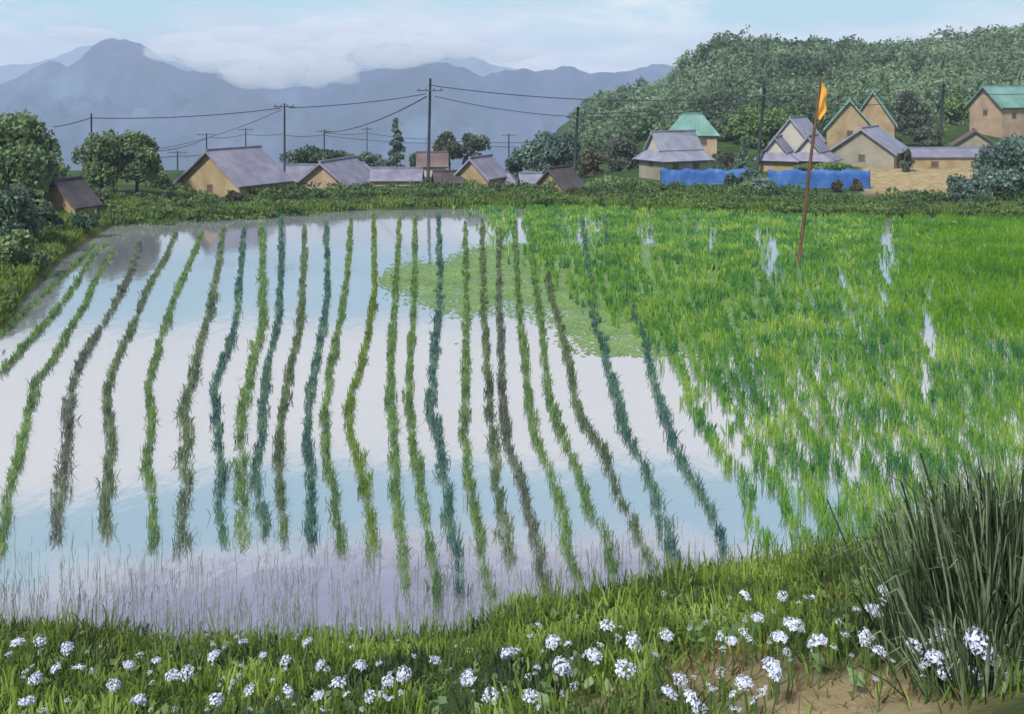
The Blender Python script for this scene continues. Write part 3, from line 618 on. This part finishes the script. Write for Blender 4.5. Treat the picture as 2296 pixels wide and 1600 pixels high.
# ------------------------------------------------------------------ rice
rows = [
 [(215,548),(150,612),(80,680),(0,755)],
 [(237,551),(205,579),(164,649),(115,711),(52,781),(0,840)],
 [(258,560),(216,624),(195,677),(153,746),(118,812),(80,858),(63,938),(52,990),(23,1085),(11,1161),(4,1250)],
 [(312,550),(296,607),(265,670),(216,753),(181,809),(164,868),(150,938),(152,990),(141,1066),(130,1143),(133,1219)],
 [(394,524),(369,583),(334,642),(300,729),(258,816),(240,886),(249,990),(244,1066),(236,1143),(236,1219)],
 [(453,524),(418,607),(387,677),(366,746),(348,809),(331,868),(341,938),(335,990),(328,1047),(343,1123),(343,1238)],
 [(502,510),(484,628),(470,705),(449,774),(432,851),(408,921),(422,990),(412,1028),(419,1085),(408,1161),(408,1238)],
 [(547,513),(536,642),(529,729),(502,809),(481,868),(490,990),(496,1066),(492,1143),(503,1226)],
 [(589,503),(589,607),(589,729),(571,792),(561,851),(542,921),(538,990),(538,1104),(545,1161),(545,1225)],
 [(630,485),(630,607),(623,736),(603,799),(592,886),(585,990),(572,1047),(583,1123),(595,1204)],
 [(683,510),(679,642),(672,736),(655,816),(637,903),(625,990),(629,1104),(637,1225)],
 [(731,499),(735,659),(721,746),(707,816),(693,903),(688,990),(698,1085),(698,1225)],
 [(787,495),(780,600),(770,680),(757,740),(740,830),(730,910),(727,960),(735,1040),(750,1130),(768,1245)],
 [(837,485),(841,642),(827,746),(806,834),(781,903),(788,990),(812,1070),(832,1160),(836,1250)],
 [(896,485),(886,677),(876,781),(876,886),(882,990),(886,1104),(901,1219),(912,1325)],
 [(931,485),(928,677),(921,781),(917,903),(926,990),(939,1085),(962,1200),(977,1295),(987,1365)],
 [(983,485),(987,607),(983,712),(973,816),(963,921),(986,990),(996,1085),(1011,1181),(1019,1257),(1034,1333)],
 [(1043,503),(1046,729),(1043,816),(1043,903),(1043,990),(1053,1085),(1073,1181),(1088,1295),(1099,1352)],
 [(1081,495),(1085,729),(1095,851),(1100,955),(1103,990),(1111,1085),(1130,1181),(1149,1276)],
 [(1119,495),(1119,694),(1123,764),(1126,886),(1136,990),(1165,1066),(1187,1161),(1206,1238),(1225,1333)],
 [(1154,495),(1160,640),(1168,729),(1179,834),(1186,903),(1201,990),(1244,1085),(1259,1161),(1278,1257),(1300,1310)],
 [(1189,495),(1195,600),(1213,729),(1224,834),(1234,903),(1264,990),(1298,1066),(1320,1143),(1362,1219),(1380,1290)],
 [(1224,495),(1231,659),(1255,729),(1280,834),(1290,903),(1315,960),(1358,1020),(1374,1085),(1412,1161),(1442,1238),(1475,1300)],
 [(1304,490),(1321,607),(1328,694),(1356,799),(1370,851),(1388,921),(1411,990),(1446,1047),(1473,1143),(1503,1238),(1522,1280)],
 [(1353,490),(1367,607),(1415,694),(1447,764),(1464,851),(1492,938),(1508,990),(1540,1060),(1580,1120),(1612,1190),(1625,1250)],
]
for k in range(13):
    x0 = 1410+k*66; x1 = 1715+k*82
    yb = 1235-k*8
    rows.append([(x0,492+k*.6),(x0+20,600),(x0+70+k*3,720),(x0+120+k*5,840),(x0+170+k*7,960),((x0+170+k*7)*.4+x1*.6,1090),(x1,yb)])
matidx = [0,0,0,4,1,0,1,2,0,2,1,2,0,3,0,0,2,0,1,4,0,0,1,2,2]
look = {0:'fresh green', 1:'olive green', 2:'dark blue green', 3:'yellow green', 4:'grey brown'}
ordn = ['leftmost','second','third','fourth','fifth','sixth','seventh','eighth','ninth','tenth','eleventh','twelfth','thirteenth','fourteenth','fifteenth','sixteenth','seventeenth','eighteenth','nineteenth','twentieth','twenty first','twenty second','twenty third','twenty fourth','twenty fifth','twenty sixth','twenty seventh','twenty eighth','twenty ninth','thirtieth','thirty first','thirty second','thirty third','thirty fourth','thirty fifth','thirty sixth','thirty seventh','rightmost']
allrows = []
for ri, row in enumerate(rows):
    g = np.random.default_rng(100+ri)
    Q = np.array([on_flat(*p)[:2] for p in row])
    # resample
    seg = np.linalg.norm(np.diff(Q, axis=0), axis=1); s_ = np.concatenate([[0], np.cumsum(seg)])
    pos = []; t = 0
    while t < s_[-1]:
        x = np.interp(t, s_, Q[:,0]); y = np.interp(t, s_, Q[:,1]); pos.append((x, y)); t += max(.15, y*.0052)*(.7+.6*g.random())*(1 if g.random() > .06 else 3)
    pos = np.array(pos); right = ri >= 25
    per = 13 if not right else 15
    nb = len(pos)*per; C = np.repeat(pos, per, axis=0); dd = C[:,1]
    thick = {8:1.6, 6:1.35, 3:1.3, 23:1.3, 24:1.2, 16:1.2}.get(ri, 1.)
    rowvar = np.repeat(.75+.5*np.sin(np.linspace(0, 1, len(pos))*g.uniform(9, 22)+g.random()*6)**2, per)
    spread = .035+.012*thick
    jit = g.normal(size=(len(pos),2))*[(.05*thick if not right else .13), .03]*rowvar[::per,None]
    C = C+np.repeat(jit, per, axis=0)+g.normal(size=(nb,2))*spread
    hh = (.17+.15*g.random(nb))*(1.25 if right else 1)*rowvar**.5*np.repeat(.75+.5*g.random(len(pos)), per)
    ww = np.maximum(.016, dd*.00085)*(.8+.6*g.random(nb))
    le = g.normal(size=(nb,2))*.085*thick+[.02,-.02]
    B = np.concatenate([C, np.full((nb,1), -.03)], 1)
    mt = M['rice'][matidx[ri]] if ri < 25 else M['rice_thick']
    o = link('rice_row', blades_mesh('rice_row', B, hh, ww, le, g), mt)
    place = ordn[ri] if ri in (0, len(rows)-1) else ordn[ri]+' from the left'
    lb = ('%s rice row, of %s seedlings, in open water' % (place, look[matidx[ri]])) if ri < 25 else ('%s rice row, tall and dense, in the lush right half' % place)
    tag(o, lb, 'rice row', 'rice seedlings planted in long rows')

# lush self mixed rice between the rows at the right: density by place in the field
g = np.random.default_rng(900); n = 66000
pxs = 960+g.random(n)*1420; pys = 466+g.random(n)**1.25*760
lushx = np.interp(pys, [460,500,600,700,800,900,1000,1100,1250], [1040,1090,1180,1330,1500,1600,1680,1750,1850])
yk = [460,492,600,720,840,960,1090,1235]      # the planting lines go on through the lush half
def line_x(k, y): 
    xs = np.stack([1408+66*k, 1410+66*k, 1430+66*k, 1480+69*k, 1530+71*k, 1580+73*k, 1661+78.4*k, 1715+82*k])
    return np.array([np.interp(yy, yk, xs[:,i]) for i, yy in enumerate(y)])
kk = -8+g.random(n)*23; kk = np.where(g.random(n) < .84, np.round(kk*2)/2+g.normal(size=n)*(.075+.09*(1-sstep(520, 640, pys))), kk)
pxs = line_x(kk, pys)
dens = sstep(-60, 130, pxs-lushx)*np.interp(pys, [460,560,700,820,900,1000,1100,1230], [1,.95,.62,.27,.17,.13,.11,.08])
dens *= np.clip(.72+1.2*vnoise(pxs*.02, pys*.003, 2.4, 71)+.4*(pxs > 2100)*(pys < 760), .05, 1)
keep = (g.random(n) < dens)
pxs, pys = pxs[keep], pys[keep]; dd = H*F/(pys-HY); X = (pxs-CX)/F*dd
ok = dd < far_edge(X)+.6; X, dd, pxs, pys = X[ok], dd[ok], pxs[ok], pys[ok]
per = 6; C = np.repeat(np.stack([X, dd], 1), per, axis=0)+g.normal(size=(len(X)*per,2))*[.05,.08]
nb = len(C); D2 = C[:,1]
hh = (.3+.36*g.random(nb)**1.3)*np.where(D2 > 60, .8, 1); ww = np.maximum(.016, D2*.0010)*(.7+.7*g.random(nb)); le = g.normal(size=(nb,2))*.12
B = np.concatenate([C, np.full((nb,1), -.03)], 1)
br = np.repeat((pxs+g.normal(size=len(pxs))*120 > 2010) & (pys < 760), per)
tag(link('lush_rice', blades_mesh('lush_rice', B[~br], hh[~br], ww[~br], le[~br], g), M['rice_thick']), 'lush green rice filling the right half of the paddy', 'rice', kind='stuff')
tag(link('bright_rice', blades_mesh('bright_rice', B[br], hh[br], ww[br], le[br], g), M['rice_bright']), 'brightest green rice in the far right corner of the paddy', 'rice', kind='stuff')

# light green duckweed lying on the water: a sheet with an uneven outline
poly = [(856,618),(880,600),(940,594),(1000,590),(1040,570),(1100,553),(1200,545),(1320,548),(1400,545),(1560,560),(1700,600),(1780,700),(1650,790),(1560,780),(1500,775),(1470,800),(1400,800),(1340,800),(1290,775),(1260,730),(1240,692),(1200,700),(1150,688),(1100,672),(1070,700),(1030,696),(990,682),(950,672),(900,650)]
Q = np.array([on_flat(*p)[:2] for p in poly])
def inside(P, Q):
    c = np.zeros(len(P), bool); j = len(Q)-1
    for i in range(len(Q)):
        cond = ((Q[i,1] > P[:,1]) != (Q[j,1] > P[:,1])) & (P[:,0] < (Q[j,0]-Q[i,0])*(P[:,1]-Q[i,1])/(Q[j,1]-Q[i,1]+1e-9)+Q[i,0]); c ^= cond; j = i
    return c
g = np.random.default_rng(44); n = 120000
P = Q.min(0)+g.random((n,2))*(Q.max(0)-Q.min(0)); P2 = P+np.stack([.35*vnoise(P[:,0], P[:,1], 1.1, 4), 1.0*vnoise(P[:,0], P[:,1], .8, 6)], 1)+g.normal(size=P.shape)*[.4,1.3]
k = inside(P2, Q) & (g.random(n) < .62+.5*vnoise(P[:,0], P[:,1], .9, 12)); P = P[k]; n = len(P)
an = g.random(n)*6.28; u = np.stack([np.cos(an), np.sin(an), 0*an], 1); v_ = np.stack([-np.sin(an), np.cos(an), 0*an], 1); sz = (.05+.09*g.random(n))[:,None]
c3 = np.concatenate([P, (.006+.01*g.random(n))[:,None]], 1); V = np.stack([c3-u*sz, c3-v_*sz*.8, c3+u*sz, c3+v_*sz*.8], 1).reshape(-1,3)
tag(link('duckweed', npmesh('duckweed', V, np.arange(4*n), np.full(n, 4), var=g.random(n)), M['duckweed']), 'light green floating weed on the water in the middle of the paddy', 'duckweed', kind='stuff')

# thin grey sedge in the shallow near edge
g = np.random.default_rng(41); n = 7500
pxs = -60+g.random(n)*1750; pys = 1165+g.random(n)**.6*330
keep = (g.random(n) < .25+.75*sstep(1180, 1400, pys))*(vnoise(pxs*.03, pys*.002, 2, 8) > -.35)
pxs, pys = pxs[keep], pys[keep]; dd = H*F/(pys-HY); n = len(dd)
B = np.stack([(pxs-CX)/F*dd, dd, np.full(n, -.03)], 1); hh = .12+.36*g.random(n)**1.8
tag(link('shallow_sedge', blades_mesh('shallow_sedge', B, hh, .010+.012*g.random(n), g.normal(size=(n,2))*.05, g), M['sedge']), 'thin grey sedge standing in the shallow near edge of the water', 'sedge', kind='stuff')

# ------------------------------------------------------------------ the near bank
def bank_grass(name, label, n, f, mat, hmin, hmax, w, seed, leans=.05):
    g = np.random.default_rng(seed); X = -6+g.random(n)*12; D = 3.4+g.random(n)**.8*5.2
    Z = T(X, D); p = CX+F*X/D; y = HY+(H-Z)*F/D
    k = (g.random(n) < f(p, y, X, D)) & (p > -150) & (p < 2450); X, D, Z = X[k], D[k], Z[k]; n = len(X)
    hh = hmin+(hmax-hmin)*g.random(n)**1.5; hh *= .75+.5*(vnoise(X, D, 3, seed) > 0)
    tag(link(name, blades_mesh(name, np.stack([X, D, Z-.01], 1), hh, w*(.6+.8*g.random(n)), g.normal(size=(n,2))*leans, g), mat), label, 'grass', kind='stuff')
bare = lambda p, y: np.clip(1.25*np.exp(-(((p-1890)/270)**2+((y-1580)/88)**2)**2)+.8*np.exp(-(((p-1600)/130)**2+((y-1510)/40)**2)**2)+.7*np.exp(-(((p-1330)/140)**2+((y-1590)/40)**2)**2), 0, .96)
dry = lambda p, y: np.clip(np.exp(-(((p-200)/330)**2+((y-1450)/45)**2)**2)+.7*np.exp(-(((p-1640)/150)**2+((y-1500)/45)**2)**2)+.8*np.exp(-(((p-1930)/120)**2+((y-1380)/50)**2)**2)+.7*bare(p, y), 0, 1)
bank_grass('bank_turf', 'thick green grass covering the near bank', 95000, lambda p, y, X, D: (1-bare(p, y))*(1-.45*dry(p, y)), M['grass'], .05, .17, .011, 51)
bank_grass('dry_turf', 'dry brown and straw coloured grass on the near bank', 26000, lambda p, y, X, D: .06+.9*dry(p, y), M['straw'], .04, .14, .008, 52)
bank_grass('ridge_turf', 'taller grass blades along the top edge of the near bank', 9000, lambda p, y, X, D: (D > 6.2)*(D < 7.6)*1., M['rice'][3], .1, .28, .010, 53, .06)
# broad low leaves
g = np.random.default_rng(61); n = 5200; X = -6+g.random(n)*12; D = 3.6+g.random(n)*3.2; Z = T(X, D); p = CX+F*X/D; y = HY+(H-Z)*F/D
k = (vnoise(X, D, 2.2, 5) > -.1) & (g.random(n) > bare(p, y)); P = np.stack([X, D, Z+.02+.06*g.random(n)], 1)[k]
tag(link('bank_weeds', cards_mesh('bank_weeds', P, .022+.028*g.random(len(P)), g, 1.5), M['leaf_left']), 'broad leaved weeds among the grass of the near bank', 'weeds', kind='stuff')

# white flowers
def flower_head(g, r, petals):
    """a rounded ragged ball of many small petals"""
    V = []; Fs = []
    for k in range(petals):
        v = g.normal(size=3); v[2] = abs(v[2])*.9-.25; v /= np.linalg.norm(v)
        c = v*r*np.array([1,1,.75])*(.55+.4*g.random()); w = r*(.16+.14*g.random())
        t = np.cross(v, g.normal(size=3)); t /= np.linalg.norm(t)+1e-6; b = np.cross(v, t); n0 = len(V)
        V += [c-t*w, c-b*w*.6+v*w*.3, c+t*w+v*w*.8, c+b*w*.6+v*w*.3, c+v*w*.15-b*.1*w]
        Fs += [(n0,n0+1,n0+4),(n0+1,n0+2,n0+4),(n0+2,n0+3,n0+4),(n0+3,n0,n0+4)]
    return pymesh('flower_head', V, Fs)
big = [(480,1470),(350,1480),(180,1497),(255,1535),(418,1508),(640,1480),(718,1490),(712,1560),(485,1567),(808,1492),(870,1525),(560,1545),(645,1550),(1140,1467),(1240,1438),(1258,1492),(1362,1402),(1420,1437),(1495,1425),(1500,1555),(1670,1335),(1700,1383),(1755,1335),(1780,1402),(1835,1440),(1748,1428),(1732,1498),(1668,1530),(1550,1570),(1640,1435),(1980,1325),(1960,1368),(1940,1425),(1970,1460),(2050,1448),(2095,1473),(2190,1435),(2220,1472),(2110,1425),(2185,1510),(2260,1512),(2115,1505),(1525,1522),(80,1520),(830,1560),(40,1440),(90,1440),(290,1490),(125,1498),(150,1452),(385,1512),(590,1468),(760,1530),(60,1572),(310,1572),(905,1510),(690,1440),(975,1480),(1050,1520),(1100,1560),(1330,1470),(1400,1500),(1190,1560),(545,1440)]
big.sort()
g = np.random.default_rng(71)
heads = [flower_head(g, .043, 110) for k in range(5)]
for hmesh in heads: hmesh.materials.append(M['petal'])
smalls = [flower_head(g, .018, 40) for k in range(3)]
for k, hmesh in enumerate(smalls): hmesh.materials.append(M['petal' if k == 0 else 'petal_dull'])
sm = MB(); sm.tube([(0,0,0),(.012,0,.35),(0,0,1)], [.004,.0035,.003], 5); stem_me = pymesh('stem', sm.V, sm.F); stem_me.materials.append(M['stem'])
def ray_bank(px_, py_, hgt):
    ds = np.linspace(3.6, 8, 400); P = np.array([(px_-CX)/F*ds, ds, H-(py_-HY)/F*ds])
    f_ = P[2]-T(P[0], ds)-hgt; s = np.where(np.diff(np.sign(f_)) != 0)[0]
    i = s[0] if len(s) else int(np.argmin(np.abs(f_)))
    return P[:, i]
def flower(px_, py_, hgt, meshes, s, label, group, g):
    P = ray_bank(px_, py_, hgt); e = empty('white_flower', (P[0], P[1], P[2]-hgt)); tag(e, label, 'flower', group)
    h_ = bpy.data.objects.new('flower_head', meshes[g.integers(len(meshes))]); COL.objects.link(h_); h_.parent = e; h_.location = (0,0,hgt)
    h_.rotation_euler = (g.normal()*.35+.35, g.normal()*.3, g.random()*6); h_.scale = (s*(.9+.3*g.random()), s*(.9+.3*g.random()), s)
    t_ = bpy.data.objects.new('stem', stem_me); COL.objects.link(t_); t_.parent = e; t_.scale = (1,1,hgt)
shape = ['ragged','rounded','spiky','broad','lopsided']
def nth(k):
    tens = ['','','twenty','thirty','forty','fifty','sixty','seventy']
    ones = ['zeroth','first','second','third','fourth','fifth','sixth','seventh','eighth','ninth','tenth','eleventh','twelfth','thirteenth','fourteenth','fifteenth','sixteenth','seventeenth','eighteenth','nineteenth']
    if k < 20: return ones[k]
    return tens[k//10][:-1]+'ieth' if k % 10 == 0 else tens[k//10]+' '+ones[k % 10]
for k, (x, y) in enumerate(big):
    flower(x, y, .13+.08*g.random(), heads, .6+.4*g.random(), 'large white blossom on the near bank, %s from the left among the large ones' % nth(k+1), 'large white flowers on the near bank', g)
for k in range(190):
    c_ = big[g.integers(len(big))]; x = c_[0]+g.normal()*110; y = min(1590, c_[1]+g.normal()*45)
    if 1560 > x > 860 and g.random() < .3: continue
    if y < 1330: continue
    flower(x, y, .12+.07*g.random(), smalls, .55+.7*g.random(), 'tiny round white blossom dotted between the large ones on the near bank', 'tiny white flowers on the near bank', g)

# dark reed clump at the right
g = np.random.default_rng(81)
def reed_clump(label, px_, py_, ht, n, spread, seed):
    g = np.random.default_rng(seed); P = ray_bank(px_, py_, 0); e = empty('reed_clump', P); tag(e, label, 'reeds', 'dark reeds at the right end of the near bank')
    B = np.zeros((n,3)); B[:,:2] = g.normal(size=(n,2))*[spread*.33, spread*.2]; B[:,2] = -.05
    hh = ht*(.5+.5*g.random(n)); le = B[:,:2]*.75+g.normal(size=(n,2))*.12*ht
    link('leaves', blades_mesh('leaves', B, hh, .005+.007*g.random(n), le, g, .45), M['reed'], e)
    for k in range(5):
        b = np.array([g.normal()*spread*.25, -.12*g.random(), 0]); tp_ = b+[b[0]*.9+g.normal()*.10*ht, -.05, ht*(.6+.35*g.random())]
        mb = MB(); mb.tube([b, (b+tp_)/2+[g.normal()*.02,0,0], tp_], [.011,.009,.004], 6); mb.build('stem', M['reed_stem'], e, True)
reed_clump('tall dark reed clump in the bottom right corner, nearest the right edge', 2262, 1480, .92, 900, .36, 1)
reed_clump('tall dark reed clump leaning left in the bottom right corner', 2165, 1472, .84, 800, .34, 2)
reed_clump('lower reed clump in front of the two tall dark ones', 2205, 1530, .34, 500, .3, 3)

# ------------------------------------------------------------------ air
hm, nt, N, L = newmat('haze air')
v = N('ShaderNodeVolumePrincipled'); v.inputs['Color'].default_value = (.66,.80,1,1); v.inputs['Density'].default_value = .00031; v.inputs['Anisotropy'].default_value = .0
o = N('ShaderNodeOutputMaterial'); L(v.outputs[0], o.inputs['Volume'])
mb = MB(); mb.box((0, 1900, -5), (7200, 4400, 390)); tag(mb.build('haze', hm), kind='stuff')

# ------------------------------------------------------------------ sky, sun, camera
EL = 46; AZ = (-.55, -.83)
w = bpy.data.worlds.new('World'); sc.world = w; w.use_nodes = True; nt = w.node_tree; nt.nodes.clear(); N = nt.nodes.new; L = nt.links.new
sky = N('ShaderNodeTexSky'); sky.sky_type = 'NISHITA'; sky.sun_disc = False; sky.sun_elevation = R(EL); sky.sun_rotation = math.atan2(AZ[0], AZ[1]) % (2*math.pi)
sky.air_density = 1; sky.dust_density = 1; sky.ozone_density = 1
tc = N('ShaderNodeTexCoord'); sep = N('ShaderNodeSeparateXYZ'); L(tc.outputs['Generated'], sep.inputs[0])
mp = N('ShaderNodeMapping'); mp.inputs['Scale'].default_value = (3.2,3.2,13); mp.inputs['Location'].default_value = (.6,0,.35); L(tc.outputs['Generated'], mp.inputs['Vector'])
n1 = N('ShaderNodeTexNoise'); n1.inputs['Scale'].default_value = 1.5; n1.inputs['Detail'].default_value = 9; n1.inputs['Roughness'].default_value = .58; n1.inputs['Distortion'].default_value = .5; L(mp.outputs[0], n1.inputs['Vector'])
mp2 = N('ShaderNodeMapping'); mp2.inputs['Scale'].default_value = (5,5,16); mp2.inputs['Location'].default_value = (3,7,2); L(tc.outputs['Generated'], mp2.inputs['Vector'])
n2 = N('ShaderNodeTexNoise'); n2.inputs['Scale'].default_value = 1.2; n2.inputs['Detail'].default_value = 7; n2.inputs['Roughness'].default_value = .55; L(mp2.outputs[0], n2.inputs['Vector'])
# cloud bands; unseen higher ones added to stripe the reflections in the paddy water
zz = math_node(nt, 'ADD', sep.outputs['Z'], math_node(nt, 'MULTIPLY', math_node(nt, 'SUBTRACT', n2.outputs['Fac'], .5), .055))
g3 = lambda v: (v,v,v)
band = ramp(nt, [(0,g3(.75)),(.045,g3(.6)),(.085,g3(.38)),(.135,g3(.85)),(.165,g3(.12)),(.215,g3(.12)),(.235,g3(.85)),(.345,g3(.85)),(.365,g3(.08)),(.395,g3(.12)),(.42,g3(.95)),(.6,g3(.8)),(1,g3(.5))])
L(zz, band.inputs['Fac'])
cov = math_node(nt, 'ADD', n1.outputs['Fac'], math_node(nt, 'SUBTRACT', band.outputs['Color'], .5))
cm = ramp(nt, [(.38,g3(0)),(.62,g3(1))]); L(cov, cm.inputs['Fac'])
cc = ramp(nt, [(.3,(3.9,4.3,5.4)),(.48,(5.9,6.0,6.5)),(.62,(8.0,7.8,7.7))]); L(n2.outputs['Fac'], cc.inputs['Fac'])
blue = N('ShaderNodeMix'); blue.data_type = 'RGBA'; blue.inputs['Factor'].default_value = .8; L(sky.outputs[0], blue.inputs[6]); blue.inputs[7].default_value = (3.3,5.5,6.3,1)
lil = ramp(nt, [(.40,g3(0)),(.435,g3(1))]); L(zz, lil.inputs['Fac']); cl = N('ShaderNodeMix'); cl.data_type = 'RGBA'; L(lil.outputs[0], cl.inputs['Factor']); L(cc.outputs['Color'], cl.inputs[6]); cl.inputs[7].default_value = (2.6,2.5,3.8,1)  # unseen high cloud turned lilac so the near water reflects violet
up = ramp(nt, [(.19,g3(0)),(.24,g3(1))]); L(zz, up.inputs['Fac']); cu = N('ShaderNodeMix'); cu.data_type = 'RGBA'; L(up.outputs[0], cu.inputs['Factor']); L(cc.outputs['Color'], cu.inputs[6]); cu.inputs[7].default_value = (7.3,7.15,7.0,1); L(cu.outputs[2], cl.inputs[6])  # unseen cloud above the view whitened to brighten the water's reflection
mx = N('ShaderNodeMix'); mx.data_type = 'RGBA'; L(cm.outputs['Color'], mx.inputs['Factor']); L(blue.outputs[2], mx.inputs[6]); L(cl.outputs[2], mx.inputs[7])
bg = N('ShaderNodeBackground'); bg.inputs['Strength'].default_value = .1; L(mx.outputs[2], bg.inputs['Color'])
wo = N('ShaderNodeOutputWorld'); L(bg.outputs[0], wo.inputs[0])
sun = bpy.data.lights.new('sun', 'SUN'); sun.energy = 3.3; sun.angle = R(8); sun.color = (1,.96,.9)
so = bpy.data.objects.new('sun', sun); COL.objects.link(so)
from mathutils import Vector
dv = Vector((AZ[0]*math.cos(R(EL)), AZ[1]*math.cos(R(EL)), math.sin(R(EL)))); so.rotation_euler = dv.to_track_quat('Z', 'Y').to_euler(); so.location = (-20,-20,60)
cam = bpy.data.cameras.new('camera'); co = bpy.data.objects.new('camera', cam); COL.objects.link(co); sc.camera = co
cam.sensor_width = 36; cam.lens = 36*F/2296; cam.shift_y = -(800-HY)/2296; cam.clip_start = .1; cam.clip_end = 12000
co.location = (0,0,H); co.rotation_euler = (R(90),0,0)
sc.view_settings.view_transform = 'Standard'; sc.view_settings.look = 'None'; sc.view_settings.gamma = 1; sc.view_settings.exposure = .55
sc.cycles.volume_bounces = 3
